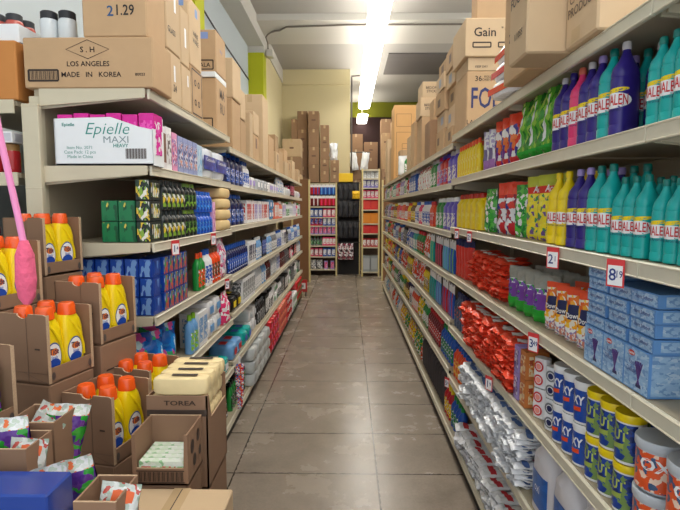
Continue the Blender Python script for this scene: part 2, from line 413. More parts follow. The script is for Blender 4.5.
def cleaner_bottle(col, cap, h=.265, text='PINALEN', lab=WHITE, band=YELLOW):
    k = ('cb', col, cap, h)
    if k in P: return P[k]
    w, d = h * .112, h * .158
    S = [(0, .9, 2.6), (.01, 1, 2.6), (.10, 1, 2.6), (.12, .95, 2.6), (.14, 1, 2.5), (.60, 1, 2.4), (.62, .95, 2.3), (.64, 1, 2.3), (.72, .90, 2.2), (.80, .68, 2.1), (.87, .42, 2), (.90, .34, 2), (.93, .33, 2)]
    b = MB().loft([(z * h, 0, 0, w * q if z < .87 else w * q, (d * q if z < .8 else w * q), e) for z, q, e in S], pl(col), 24)
    c = MB().loft([(.915 * h, 0, 0, w * .40, w * .40, 2), (.92 * h, 0, 0, w * .42, w * .42, 2), (.985 * h, 0, 0, w * .40, w * .40, 2), (h, 0, 0, w * .34, w * .34, 2)], pl(cap), 16)
    f = wrap(w, d, 2.45)
    l = MB().disc(lambda u, v: f(u * h * .20, h * .37 + v * h * .082), ink(lab), 24, 4)
    l.disc(lambda u, v: f(u * h * .17, h * .475 + v * h * .026 + .004 * u, -.0003), ink(band), 20, 3)
    t = MB().text(text, lambda x, y: f(x * .0215 * h / .265, h * .37 + y * .042 * h / .265, .0006), ink(RED), .012)
    t.text('Max Aromas', lambda x, y: f(x * .009, h * .27 + y * .011, .0006), ink(NAVY))
    P[k] = Proto('cleaner_bottle', [('body', b, None), ('cap', c, None), ('label', l, 0), ('lettering', t, 0)], w * 2, d * 2, h); return P[k]
def jug(col, cap, lab, h=.28, w=.085, d=.05, text=None, tcol=WHITE):
    k = ('jug', col, cap, lab, h, w, text)
    if k in P: return P[k]
    m = pl(col)
    S = [(0, 0, .9, 3.2), (.015, 0, 1, 3.4), (.5, 0, 1, 3.4), (.6, -.02, .97, 3), (.70, -.10, .80, 2.6), (.78, -.16, .58, 2.2), (.84, -.2, .42, 2), (.9, -.2, .38, 2)]
    b = MB().loft([(z * h, cx * w, 0, w * q, (d * q if z < .7 else min(d * q * 1.25, w * q)), e) for z, cx, q, e in S], m, 24)
    b.tube([(w * .15, 0, .83 * h), (w * .55, 0, .83 * h), (w * .82, 0, .76 * h), (w * .88, 0, .62 * h), (w * .80, 0, .5 * h)], h * .042, m, 8)
    c = MB().loft([(.86 * h, -.2 * w, 0, w * .40, w * .40, 2), (.87 * h, -.2 * w, 0, w * .44, w * .44, 2), (.98 * h, -.2 * w, 0, w * .38, w * .38, 2), (h, -.2 * w, 0, w * .3, w * .3, 2)], pl(cap), 18)
    f = wrap(w, d, 3.4)
    L = MB().grid(lambda u, v: f((u - .5) * w * 1.6, h * .1 + v * h * .42), 12, 4, lab)
    parts = [('body', b, None), ('cap', c, None), ('label', L, 0)]
    if text: parts.append(('lettering', MB().text(text, lambda x, y: f(x * .04, h * .33 + y * .05, .0008), ink(tcol), .01), 0))
    P[k] = Proto('detergent_jug', parts, w * 2.1, d * 2, h); return P[k]
def tide_bottle():
    k = 'tide'
    if k in P: return P[k]
    h, w, d = .245, .048, .034; m = pl(YELLOW)
    S = [(0, 0, .9, 3), (.012, 0, 1, 3), (.35, 0, 1, 3), (.62, .0, .96, 2.8), (.74, -.05, .86, 2.6), (.80, -.10, .72, 2.4), (.84, -.12, .6, 2)]
    b = MB().loft([(z * h, cx * w, 0, w * q, d * q if z < .8 else d * .8, e) for z, cx, q, e in S], m, 24)
    b.tube([(-w * .55, -.018, .80 * h), (-w * .1, -.032, .68 * h), (w * .35, -.036, .52 * h), (w * .62, -.034, .34 * h), (w * .70, -.031, .2 * h)], .0055, m, 8)
    c = MB()
    c.loft([(.82 * h, -.1 * w, 0, .029, .029, 2), (.83 * h, -.1 * w, 0, .031, .031, 2), (.97 * h, -.1 * w, 0, .028, .028, 2), (h, -.1 * w, 0, .024, .024, 2)], mat('orange_cap', (240, 92, 26), .25, coat=.3), 20)
    f = wrap(w, d, 3)
    o = lambda ku, kv, ex: (lambda u, v: f(-.006 + u * ku * w, h * .30 + v * kv * h, ex))
    L = MB().disc(o(.66, .205, .0), ink((30, 80, 160)), 24, 4).disc(o(.60, .185, .0004), ink(WHITE), 24, 4)
    L.disc(lambda u, v: f(-.006 + u * .36 * w, h * .37 + v * .05 * h, .0010), ink((236, 130, 40)), 20, 3)
    L.disc(lambda u, v: f(-.006 + u * .5 * w, h * .20 + v * .075 * h, .0010), ink((20, 70, 170)), 20, 3)
    t = MB().text('Tide', lambda x, y: f(-.006 + x * .021, h * .375 + y * .03, .0016), ink(NAVY), .02)
    t.text('Simply', lambda x, y: f(-.006 + x * .010, h * .29 + y * .014, .0016), ink(BLUE), .01)
    P[k] = Proto('detergent_bottle', [('body', b, None), ('cap', c, None), ('label', L, 0), ('lettering', t, 0)], w * 2, d * 2.1, h); return P[k]
def bottle(col, cap, lab, h=.2, w=.032, d=None, ex=2, neck=.4, text=None, spray=False):
    k = ('bt', col, cap, lab, h, w, d, ex, neck, spray)
    if k in P: return P[k]
    d = d or w
    S = [(0, .92), (.012, 1), (.62, 1), (.70, .94), (.78, neck + .15), (.82, neck), (.86, neck)]
    b = MB().loft([(z * h, 0, 0, w * q, (d * q if q > .9 else min(d, w) * q), ex) for z, q in S], pl(col), 16)
    if spray:
        c = MB().loft([(.85 * h, 0, 0, .014, .014, 2), (.90 * h, 0, 0, .012, .012, 2), (.91 * h, 0, -.004, .011, .018, 3), (.99 * h, 0, -.010, .012, .030, 3), (h, 0, -.008, .010, .026, 3)], pl(cap), 12)
        c.tube([(0, -.03, .95 * h), (0, -.045, .95 * h)], .006, pl(cap), 8); c.tube([(0, -.022, .92 * h), (0, -.03, .86 * h), (0, -.026, .82 * h)], .004, pl(cap), 6)
    else:
        c = MB().loft([(.85 * h, 0, 0, w * (neck + .04), min(d, w) * (neck + .04), 2), (.99 * h, 0, 0, w * neck, min(d, w) * neck, 2), (h, 0, 0, w * neck * .8, min(d, w) * neck * .8, 2)], pl(cap), 14)
    f = wrap(w, d, ex)
    L = MB().grid(lambda u, v: f((u - .5) * w * 1.9, h * .1 + v * h * .46), 10, 3, lab)
    P[k] = Proto('spray_bottle' if spray else 'bottle', [('body', b, None), ('cap', c, None), ('label', L, 0)], w * 2, d * 2, h); return P[k]
def canister(col, lid, h=.15, r=.042, text='OXY', tcol=WHITE, lab2=ORANGE, taper=1.0, lh=.14):
    k = ('can', col, lid, h, r, text)
    if k in P: return P[k]
    b = MB().loft([(0, 0, 0, r * .94 * taper, r * .94 * taper, 2), (.004, 0, 0, r * .97 * taper, r * .97 * taper, 2), (h * (1 - lh), 0, 0, r * .97, r * .97, 2)], pl(SILVER if taper < 1 else WHITE), 28)
    c = MB().loft([(h * (1 - lh) - .004, 0, 0, r * .99, r * .99, 2), (h * (1 - lh), 0, 0, r * 1.03, r * 1.03, 2), (h * .97, 0, 0, r * 1.03, r * 1.03, 2), (h * .995, 0, 0, r, r, 2), (h * .985, 0, 0, r * .9, r * .9, 2)], pl(lid), 28)
    rr = r * (.97 + .97 * taper) / 2 + (.002 if taper < 1 else 0)
    f = wrap(rr, rr, 2)
    L = MB().grid(lambda u, v: f((u - .5) * rr * 3.0, h * .06 + v * h * (.88 - lh)), 20, 4, col)
    t = MB().text(text, lambda x, y: f(x * .034 * r / .042, h * .55 + y * .042, .0008), ink(tcol), .025)
    if lab2: t.grid(lambda u, v: f((u - .5) * .05, h * .28 + v * h * .1 + (u - .5) * .008, .0006), 6, 1, ink(lab2))
    P[k] = Proto('canister' if taper == 1 else 'tub', [('body', b, None), ('lid', c, None), ('label', L, 0), ('lettering', t, 0)], r * 2.06, r * 2.06, h); return P[k]
def pouch(key, w, h, t, main, seed=0, bands=(), crump=.004, seal=None, text=None, tcol=WHITE, rough=.2, kind='bag', sealmat=None, header=.08, round_=.35, ty=.55, ts=.04):
    """pillow bag standing in XZ; bands: (v0, v1, u0, u1, material) printed zones"""
    k = ('po', key)
    if k in P: return P[k]
    def surf(side):
        def fn(u, v):
            uu, vv = 2 * u - 1, v
            prof = max(0, 1 - abs(uu) ** 3) ** .5 * (max(0, min(1, (vv + .02) / .12)) ** .5) * max(0, min(1, (1 - header - vv) / round_)) ** .6
            p = noise.noise_vector(Vector((u * 3.1 + seed * 7, vv * 3.7 + side, seed))) + .6 * noise.noise_vector(Vector((u * 8 + seed, vv * 9, side * 3)))
            x = uu * w / 2 * (1 - .05 * prof) + p.x * crump * .5
            y_ = side * (t / 2 * prof + .0012) + p.y * crump * (1 if prof > .05 else .4)
            return (x, y_, vv * h + p.z * crump * .4 * (vv > .02))
        return fn
    def mf(u, v):
        for v0, v1, u0, u1, m in bands:
            if v0 <= v <= v1 and u0 <= u <= u1: return m
        return main
    b = MB().grid(surf(-1), 14, 18, main, mf).grid(lambda u, v: surf(1)(1 - u, v), 14, 18, main, lambda u, v: mf(1 - u, v))
    # close the rims
    parts = [('body', b, None)]
    if text:
        f = surf(-1)
        parts.append(('lettering', MB().text(text, lambda x, y: (lambda q: (q[0], q[1] - .0022, q[2]))(f(.5 + x * ts / w, ty + y * ts * 1.2 / h)), ink(tcol), .02), 0))
    P[k] = Proto(kind, parts, w, t, h); return P[k]
def softpack(key, w, d, h, m, seed=0, crump=.006, lab=None, kind='paper_pack', nx=1, ex=5, text=None, tcol=INK_D, lw=.5):
    """soft wrapped block: rounded box with wrinkles; lobes when it wraps rolls"""
    k = ('sp', key)
    if k in P: return P[k]
    b = MB(); n = 36
    secs = [(0, .82), (.06, .95), (.2, 1), (.5, 1.01), (.8, 1), (.94, .95), (1, .80)]
    base = len(b.v)
    for z, q in secs:
        for i in range(n):
            a = 2 * math.pi * i / n; x, y_ = se(w / 2 * q, d / 2 * q, ex, a)
            lob = (1 + .05 * math.cos(nx * 2 * math.pi * x / w)) if nx > 1 else 1
            p = noise.noise_vector(Vector((x * 22 + seed * 5, y_ * 22, z * h * 25)))
            b.v.append((x + p.x * crump, y_ * lob + p.y * crump, max(0, z * h + p.z * crump * .5)))
    for j in range(len(secs) - 1):
        for i in range(n):
            i2 = (i + 1) % n; b.face((base + j * n + i, base + j * n + i2, base + (j + 1) * n + i2, base + (j + 1) * n + i), m, True)
    b.face([base + i for i in reversed(range(n))], m); b.face([base + (len(secs) - 1) * n + i for i in range(n)], m, True)
    parts = [('wrapper', b, None)]
    if lab: parts.append(('label', MB().box((0, -d / 2 - .002 - crump * .3, h * .5), (w * lw, .002, h * .4), lab).box((0, 0, h + .002), (w * lw, d * .3, .002), lab), 0))
    P[k] = Proto(kind, parts, w, d, h); return P[k]
def boxpack(key, w, d, h, side, front, kind='box', panel=(.1, .9, .15, .85), text=None, tcol=WHITE, ts=.03, bev=.0012):
    k = ('bx', key)
    if k in P: return P[k]
    b = MB().box((0, 0, h / 2), (w - .002, d - .002, h - .001), side)
    parts = [('carton', b, None)]
    x0, x1, z0, z1 = panel
    pm = MB().box(((x0 + x1 - 1) / 2 * w, -d / 2 - .0003, (z0 + z1) / 2 * h), ((x1 - x0) * w, .0012, (z1 - z0) * h), front)
    pm.box((w / 2 + .0002, 0, h * .5), (.001, d * .7, h * .7), front).box((-w / 2 - .0002, 0, h * .5), (.001, d * .7, h * .7), front)
    parts.append(('printed_panel', pm, 0))
    if text: parts.append(('lettering', MB().text(text, lambda x, y: (x * ts, -d / 2 - .0015, h * .55 + y * ts * 1.2), ink(tcol), .01), 0))
    P[k] = Proto(kind, parts, w, d, h); return P[k]
def hangpack(key, w, h, cols, kind='glove_pack', card=WHITE):
    k = ('hp', key)
    if k in P: return P[k]
    b = MB().box((0, 0, h * .86), (w, .004, h * .28), ink(card))
    b.tube([(0, -.004, h * .97), (0, .004, h * .97)], .008, ink(BLACK), 8)
    g = MB()
    n = 3
    for i in range(n):
        x = (i - 1) * w * .3
        g.loft([(0, x, 0, w * .12, .008, 2), (h * .1, x, 0, w * .15, .012, 2), (h * .5, x, 0, w * .16, .014, 2), (h * .74, x, 0, w * .13, .008, 2)], pl(cols[i % len(cols)]), 10)
    P[k] = Proto(kind, [('card', b, None), ('contents', g, None)], w, .03, h); return P[k]

# ------------------------------------------------------------------ row filler
COUNT = {}
SIDE_SHELF = {0: 'top', 1: 'first', 2: 'second', 3: 'third', 4: 'fourth', 5: 'fifth', 6: 'bottom'}
def levz(side, lvl, y):
    if side == 'right': return (LEV if y < 3.7 else LEVR2)[lvl]
    return (LEVL if y < 3.88 else LEVL2)[lvl]
def bounds(side): return RU if side == 'right' else LU
rnd = random.Random(4)
def fill(side, lvl, y0, y1, p, look, cat, face=None, rows=1, layers=1, gap=.004, inset=.02, jit=.0, low=None, plural=None, xfront=None, maxn=99, lie=False, zoff=0):
    """a run of one product along a shelf, every piece an object of its own"""
    s = 1 if side == 'right' else -1
    th0 = (-90 if s > 0 else 90) if face is None else face
    a = R(th0); c, q = abs(math.cos(a)), abs(math.sin(a))
    ex = p.w * c + p.d * q * 1.0; ey = p.w * q + p.d * c
    if face is not None and face % 90: ey = ey * .80; 
    y = min(y0, y1) + ey / 2; end = max(y0, y1); made = 0
    xf = (XR if s > 0 else XL) if xfront is None else xfront
    while y + ey / 2 <= end + .02 and made < maxn:
        for B in bounds(side):
            if y - ey / 2 < B < y + ey / 2 and abs(levz(side, lvl, B - .1) - levz(side, lvl, B + .1)) > .001: y = B + ey / 2 + .004
        z = levz(side, lvl, y) + .0012 + zoff
        for rw in range(rows):
            for la in range(layers):
                key = (side, lvl, look, rw, la); COUNT[key] = COUNT.get(key, 0) + 1
                lay = '' if layers == 1 else ' ' + ('lower' if la == 0 else 'upper' if la == layers - 1 else 'middle')
                bk = '' if rw == 0 else ' behind'
                where = '%s bottom deck' % side if lvl == 6 else '%s top board' % side if lvl == 0 else '%s %s shelf down' % (side, ords[lvl])
                lab = '%s%s%s, %s, %s from near end' % (look, lay, bk, where, ordn(COUNT[key]))
                jx = rnd.uniform(-1, 1) * jit
                x = xf + s * (inset + ex / 2 + rw * (ex + .006)) + (abs(jx) * s)
                lw = (y > 4.6) if low is None else low
                place(p, (x, y + rnd.uniform(-.3, .3) * gap, z + la * (p.h + .0012)), a + R(rnd.uniform(-1, 1) * jit * 300), lab, cat, (plural or look + ' row') + ' on the ' + side + ' shelves', low=lw)
        y += ey + gap; made += 1
    return y
# ------------------------------------------------------------------ near right shelves
cb = cleaner_bottle
# first row of bottles, big cleaner bottles facing the aisle
def bottle_run(lvl, y0, seq, inset=.0, h=.265, rot=-72, step=.0625, back=True):
    for i, (c, cp) in enumerate(seq):
        y = y0 + i * step
        for rw in range(2 if back else 1):
            p = cb(c, cp, h)
            look = '%s cleaner bottle with %s cap' % (NAMES[c], NAMES[cp])
            key = ('right', lvl, look, rw, 0, h < .24); COUNT[key] = COUNT.get(key, 0) + 1
            where = 'right %s shelf down' % ords[lvl]
            lab = '%s%s%s, %s, %s from near end' % ('short ' if h < .24 else '', look.replace('with dark teal cap', 'bottle').replace('bottle bottle', 'bottle') if h < .24 else look, ' behind' if rw else '', where, ordn(COUNT[key]))
            place(p, (XR + inset + .045 + rw * .10, y, LEV[lvl] + .001), R(rot + rnd.uniform(-3, 3)), lab, 'cleaner bottle', 'cleaner bottles on the near right shelves')
T2 = (0, 120, 110); NAMES[T2] = 'dark teal'; LGREY = (214, 210, 214); NAMES[LGREY] = 'pale grey'; SALMON = (232, 120, 96); NAMES[SALMON] = 'salmon'
bottle_run(1, 1.12, [(TEAL, T2)] * 5, h=.222, step=.055)
bottle_run(1, 1.515, [(PURPLE, LGREY), (TEAL, T2), (PURPLE, LILAC), (PURPLE, LGREY), (PINK, SALMON), (PURPLE, PURPLE), (PURPLE, LGREY)], step=.0685)
bottle_run(2, 1.02, [(TEAL, T2)] * 6, h=.205, step=.055)
bottle_run(2, 1.37, [(TEAL, T2)] * 3, h=.222, step=.058)
bottle_run(2, 1.555, [(TEAL, T2), (TEAL, T2), (PURPLE, LILAC), (PURPLE, LILAC)], h=.265, step=.072)
bottle_run(2, 1.86, [(YELLOW, YELLOW), (YELLOW, YELLOW)], h=.265, step=.085)
# clear and printed bags
pr = printed
PM_GREEN = pr('art_green_bag', [(60, 150, 40), (140, 190, 60), (80, 160, 50), (90, 170, 50), (180, 205, 100), (40, 120, 40)], 22, .12, (1.6, 1, .6), .5)
PM_REDP = pr('art_red_purple', [(220, 60, 40), (238, 236, 236), (110, 50, 140), (230, 120, 60), (200, 40, 50), (70, 60, 150)], 16, .15, (1, 1, .8), .4)
PM_YEL = pr('art_yellow_bag', [(240, 224, 60), (244, 226, 50), (240, 230, 90), (120, 90, 150), (240, 222, 50), (80, 150, 90), (235, 215, 60)], 34, .25)
PM_WHT = pr('art_white_bag', [(236, 236, 240), (228, 232, 240), (240, 240, 244), (180, 170, 210), (235, 235, 240)], 26, .25)
PM_BLUE = pr('art_blue', [(40, 70, 150), (30, 110, 190), (230, 235, 240), (30, 50, 120), (90, 150, 210)], 30, .25)
PM_PURP = pr('art_purple_bag', [(90, 50, 140), (130, 90, 180), (60, 160, 70), (235, 235, 238), (110, 60, 150)], 28, .15, (1, 1, 1), .3)
GRN = mat('green_film', (40, 165, 50), .15, noise_scale=30, noise_amt=.15, bump=.4)
SHINEW = mat('shine_streak', (222, 226, 224), .08, noise_scale=40, noise_amt=.15, bump=.5)  # pale colour for the shine streaks painted down the clear green bags
REDF = mat('red_film', (242, 78, 50), .30, noise_scale=28, noise_amt=.10, bump=.3)
WHTF = mat('white_film', (238, 240, 244), .32, noise_scale=26, noise_amt=.05, bump=.25)
p_green = pouch('greenbag', .15, .27, .07, PM_GREEN, 1, crump=.02, bands=[(0, .16, 0, 1, GRN), (.2, .9, .12, .2, SHINEW), (.1, .95, .55, .6, SHINEW), (.3, .8, .8, .86, SHINEW)])
p_redp = pouch('redpurp', .13, .25, .06, PM_REDP, 3, crump=.014, bands=[(.78, 1, 0, 1, REDF), (.0, .14, .2, .9, ink(RED))])
p_yelb = pouch('yellowbag', .15, .27, .055, PM_YEL, 5, crump=.006, bands=[(.74, .84, 0, 1, ink((214, 40, 30))), (.84, 1, 0, 1, mat('lime_film', (190, 200, 60), .15, bump=.3, noise_scale=30, noise_amt=.1))], text='Ace', tcol=WHITE, ty=.79, ts=.035)
p_whtb = pouch('whitebag', .13, .23, .06, PM_WHT, 6, crump=.007, bands=[(.0, .22, .5, 1, ink(RED)), (0, .25, 0, .45, ink((170, 120, 190))), (.9, 1, .5, .8, ink(RED)), (.3, .55, 0, .3, ink((120, 110, 150)))])
fill('right', 1, 1.985, 2.44, p_green, 'clear bag of green scourers', 'bag', face=-72, gap=.012, rows=1, low=False)
fill('right', 1, 2.46, 2.80, p_redp, 'red and purple printed bag', 'bag', face=-60, gap=0, low=False)
fill('right', 1, 2.82, 3.08, p_whtb, 'white printed pouch', 'bag', face=-45, gap=0, low=False)
p_ylong = bottle(YELLOW, ORANGE, pr('art_lemon', [(244, 214, 20), (250, 235, 120), (240, 200, 20)], 30), .215, .034, .024, 3, .45)
fill('right', 1, 3.10, 3.66, p_ylong, 'yellow bottle with orange cap', 'bottle', rows=2, low=False)
fill('right', 2, 2.02, 2.32, p_yelb, 'yellow pouch with red band', 'bag', face=-62, low=False)
p_gs = pouch('greensm', .11, .24, .05, pr('art_green2', [(60, 170, 60), (90, 190, 70), (235, 235, 235), (40, 130, 60)], 26, .2, bump=.3), 8)
fill('right', 2, 2.32, 2.42, p_gs, 'green printed pouch', 'bag', face=-65, low=False)
p_rpb = pouch('rpbig', .16, .26, .06, pr('art_mixed', [(50, 60, 140), (220, 60, 50), (236, 236, 240), (90, 50, 130), (160, 40, 60)], 15, .12, bump=.4), 9, crump=.015, bands=[(.8, 1, 0, 1, REDF), (0, .2, .3, .8, ink(RED))])
fill('right', 2, 2.44, 2.82, p_rpb, 'red and blue shiny bag', 'bag', face=-60, low=False)
fill('right', 2, 2.84, 3.0, p_gs, 'green printed pouch', 'bag', face=-75, low=False)
LABY = pr('art_label_y', [(244, 214, 20), (250, 228, 90), (236, 196, 30), (244, 214, 20)], 22)
p_yj = jug(YELLOW, (190, 36, 20), LABY, .225, .062, .045); NAMES[(190, 36, 20)] = 'red'
fill('right', 2, 3.02, 3.66, p_yj, 'yellow jug with red cap', 'jug', gap=0, low=False)
# third shelf: pouches, red packets, blue boxes
BOXB = mat('blue_carton', (96, 146, 204), .4, noise_scale=25, noise_amt=.10)
BOXP = pr('art_blue_box', [(140, 176, 214), (156, 190, 222), (112, 152, 200), (148, 182, 218), (178, 202, 226)], 38, .35, (1, 1, 2))
p_flat = boxpack('flatblue', .118, .125, .0365, BOXB, BOXP, 'product_box', (.04, .96, .10, .90), text='Fabric Softener', tcol=(60, 70, 140), ts=.012)
def tallblue():
    w, d, h = .116, .125, .115
    b = MB().box((0, 0, h / 2), (w - .001, d, h), BOXB)
    pm = MB().box((0, -d / 2 - .0003, h * .5), (w * .94, .001, h * .94), BOXP)
    pm.disc(lambda u, v: (-.022 + u * .016, -d / 2 - .0012, h * .85 + v * .0075), ink((206, 60, 50)), 20, 2)
    pm.loft([(h * .12, .014, -d / 2 - .001, .013, .0006, 2), (h * .2, .014, -d / 2 - .001, .010, .0006, 2)], ink((40, 40, 90)), 8)
    for k in range(5):
        a = R(90 + (k - 2) * 9)
        pm.tube([(.014 + (k - 2) * .002, -d / 2 - .002, h * .2), (.014 + math.cos(a) * .05, -d / 2 - .002, h * .2 + math.sin(a) * .06)], .0016, ink((74, 44, 110)), 6)
    pm.box((w / 2 + .0002, 0, h * .5), (.001, d * .9, h * .9), BOXP)
    t = MB().text('Suavitel', lambda x, y: (-.022 + x * .009, -d / 2 - .0018, h * .85 + y * .010), ink(WHITE), .02)
    t.text('Reed\nDiffuser', lambda x, y: (-.016 + x * .016, -d / 2 - .0018, h * .55 + y * .020), ink((80, 100, 160)), .01)
    P['tallblue'] = Proto('product_box', [('carton', b, None), ('printed_panel', pm, 0), ('lettering', t, 0)], w, d, h)
    return P['tallblue']
p_tall = tallblue()
fill('right', 3, 1.255, 1.60, p_tall, 'blue diffuser box standing', 'box', inset=.004, gap=.001, rows=2)
for i in range(3):
    for k in range(4 if i < 2 else 5):
        for rw in range(2):
            lab = 'flat pale blue box%s, %s from near end, %s layer up on the diffuser boxes' % (' behind' if rw else '', ordn(i + 1), ordn(k + 1))
            place(p_flat, (XR + .070 + rw * .132 + .006 * (k % 2), 1.304 + i * .122 + .006 * ((k + i) % 2), LEV[3] + .1175 + k * .0376), R(-90 + rnd.uniform(-2, 2)), lab, 'box', 'flat blue boxes stacked on the right shelf')
PM_ORG = pr('art_orange', [(236, 120, 30), (244, 170, 40), (240, 230, 210), (230, 100, 30), (250, 200, 60)], 26, .2, bump=.2)
p_org = pouch('orangepouch', .095, .19, .06, PM_ORG, 11, crump=.005, bands=[(0, .3, 0, 1, pr('art_white_speck', [(236, 236, 236), (150, 130, 180), (240, 240, 240), (220, 140, 120)], 60, .2)), (.42, .72, .25, .75, ink(NAVY)), (.9, 1, 0, 1, ink(ORANGE))], text='Downy', tcol=WHITE, ty=.52, ts=.022)
fill('right', 3, 1.66, 2.04, p_org, 'orange pouch with navy emblem', 'pouch', face=-55, rows=2, low=False)
p_gp = pouch('greenpurple', .12, .20, .06, PM_PURP, 12, crump=.008, bands=[(0, .26, 0, 1, GRN), (.7, 1, 0, 1, mat('grey_film', (150, 150, 140), .1, bump=.5, noise_scale=50, noise_amt=.25)), (.3, .62, .3, .75, ink((120, 60, 160)))])
fill('right', 3, 2.06, 2.50, p_gp, 'green and purple clear topped bag', 'bag', face=-55, rows=2, low=False)
def pile(side, lvl, y0, y1, nl, p, look, cat, group, dz, sy, xin=.02, low=False, rots=13, rowd=.0):
    """packets dumped flat on one another, each its own object"""
    s = 1 if side == 'right' else -1; n = max(1, int((y1 - y0) / sy)); c = 0
    for la in range(nl):
        for i in range(n):
            y = y0 + sy * (i + .5) + rnd.uniform(-.012, .012); z = levz(side, lvl, y) + .008 + la * dz + p.d * .5
            c += 1
            where = '%s bottom deck' % side if lvl == 6 else '%s %s shelf down' % (side, ords[lvl])
            o = place(p, (0, 0, 0), 0, '%s in pile, layer %s, %s from near end, %s' % (look, ords[la], ordn(i + 1), where), cat, group, low=low)
            x = (XR if s > 0 else XL) + s * (xin + rnd.uniform(-.01, .02)) 
            # lay it on its back, top towards the back of the shelf
            Mx = Matrix.Translation((x, y, z)) @ Matrix.Rotation(R((-90 if s > 0 else 90) + rnd.uniform(-rots, rots)), 4, 'Z') @ Matrix.Rotation(R(-90 + rnd.uniform(-8, 8)), 4, 'X')
            o.matrix_world = Mx
p_redpk = pouch('redpacket', .105, .17, .030, REDF, 15, crump=.012, bands=[(.3, .6, .2, .8, ink((240, 236, 232))), (.62, .8, 0, 1, REDF)], header=.06, kind='packet')
pile('right', 3, 2.56, 3.32, 7, p_redpk, 'red glossy packet', 'packet', 'red packets piled on the fourth right shelf', .028, .095)
p_rmit = pouch('redmitt', .10, .26, .03, mat('red_rubber', (222, 60, 46), .3, noise_scale=12, noise_amt=.15, bump=.3), 16, crump=.01, bands=[(.82, 1, 0, 1, ink(NAVY))], kind='glove_pack')
fill('right', 3, 3.34, 3.69, p_rmit, 'red rubber glove pack', 'glove pack', face=-62, gap=.004, low=False)
# fourth shelf: tubs, canisters, double packs, red pile, dark bottles
LABO = pr('art_orange_label', [(220, 84, 40), (230, 90, 40), (226, 88, 40), (60, 90, 130), (240, 210, 190)], 40, .3)
LABN = pr('art_navy_label', [(26, 60, 140), (30, 70, 160), (20, 40, 100), (26, 60, 150), (24, 50, 120), (28, 64, 150), (120, 150, 80)], 40, .3)
LABX = pr('art_oxy_label', [(26, 70, 160), (30, 80, 175), (24, 60, 140), (28, 76, 168)], 40, .3)
p_tub = canister(LABO, SILVER, .135, .058, 'OXY', WHITE, None, .90, .16)
p_can = canister(LABN, YELLOW, .142, .040, 'OUT', (190, 205, 90), (160, 180, 80))
p_oxy = canister(LABX, WHITE, .142, .040, 'OXY', WHITE, ORANGE)
fill('right', 4, 1.06, 1.34, p_tub, 'white tub with orange label', 'tub', face=-30, layers=2, inset=-.035, gap=.002, rows=2)
fill('right', 4, 1.345, 1.60, p_can, 'navy canister with yellow lid', 'canister', face=-90, layers=2, gap=.002, inset=.0, rows=2)
fill('right', 4, 1.605, 1.86, p_oxy, 'blue canister with white lid', 'canister', face=-90, layers=2, gap=.002, inset=.0, rows=2)
def duo(key, c1, c2):
    b = MB().loft([(0, 0, 0, .032, .022, 3), (.05, 0, 0, .034, .026, 3), (.12, 0, 0, .032, .022, 3)], WHTF, 16)
    for zz, r0 in ((.033, .018), (.088, .018)):
        for cc, rr, e in ((c1, .022, 0), (WHITE, .015, .0006), (c2, .012, .0012)):
            b.disc(lambda u, v, rr=rr, zz=zz, e=e: (u * rr, -.0272 - e + abs(u) * .002, zz + v * rr), ink(cc), 18, 2)
    P[key] = Proto('freshener_pack', [('pack', b, None)], .07, .052, .125); return P[key]
fill('right', 4, 1.87, 1.98, duo('duog', GREY, NAVY), 'white pack with grey discs', 'freshener', layers=2, inset=.0, face=-60)
fill('right', 4, 1.99, 2.10, duo('duor', (206, 50, 60), (240, 150, 140)), 'white pack with red discs', 'freshener', layers=2, inset=.0, face=-60)
fill('right', 4, 2.11, 2.19, boxpack('smallkraft', .07, .1, .12, mat('orange_card', (200, 120, 60), .5), pr('art_smallbox', [(220, 140, 60), (180, 80, 50), (230, 210, 170)], 40), 'box'), 'orange card box', 'box', layers=2, inset=.0)
fill('right', 4, 2.20, 2.27, boxpack('smallpurple', .06, .1, .12, ink(LILAC), pr('art_smallbox2', [(150, 130, 190), (220, 220, 235), (90, 70, 140)], 40), 'box'), 'lilac card box', 'box', layers=2, inset=.0)
pile('right', 4, 2.28, 3.30, 9, p_redpk, 'red crinkled packet', 'packet', 'red packets piled on the fifth right shelf', .026, .09, xin=-.02)
p_drk = bottle((60, 80, 110), NAVY, pr('art_drk', [(70, 90, 120), (90, 110, 140), (200, 100, 90), (60, 80, 110)], 30), .25, .036, .036, 2, .4)
fill('right', 4, 3.30, 3.69, p_drk, 'slate blue bottle', 'bottle', low=False)
# fifth shelf: white jugs, white pile, orange bottles
LABB = pr('art_blue_label', [(20, 90, 170), (24, 100, 185), (18, 70, 150), (22, 95, 178)], 14, .3)
p_wj = jug(LGREY, WHITE, LABB, .335, .095, .07, text='oxi', tcol=WHITE)
fill('right', 5, 1.22, 2.10, p_wj, 'white jug with blue label', 'jug', face=-90, gap=.01, rows=1, inset=.005, low=False)
p_wp = pouch('whitepacket', .10, .17, .03, WHTF, 21, crump=.013, bands=[(.3, .45, .1, .9, ink((90, 120, 180))), (.6, .66, .2, .8, ink((190, 120, 150)))], header=.06, kind='packet')
pile('right', 5, 2.12, 3.22, 9, p_wp, 'white crinkled packet', 'packet', 'white packets piled on the sixth right shelf', .026, .10, xin=-.035)
p_or = bottle(ORANGE, BLUE, pr('art_or', [(240, 150, 60), (230, 90, 40), (250, 200, 80)], 30), .24, .034)
fill('right', 5, 3.24, 3.69, p_or, 'orange bottle', 'bottle', low=False)
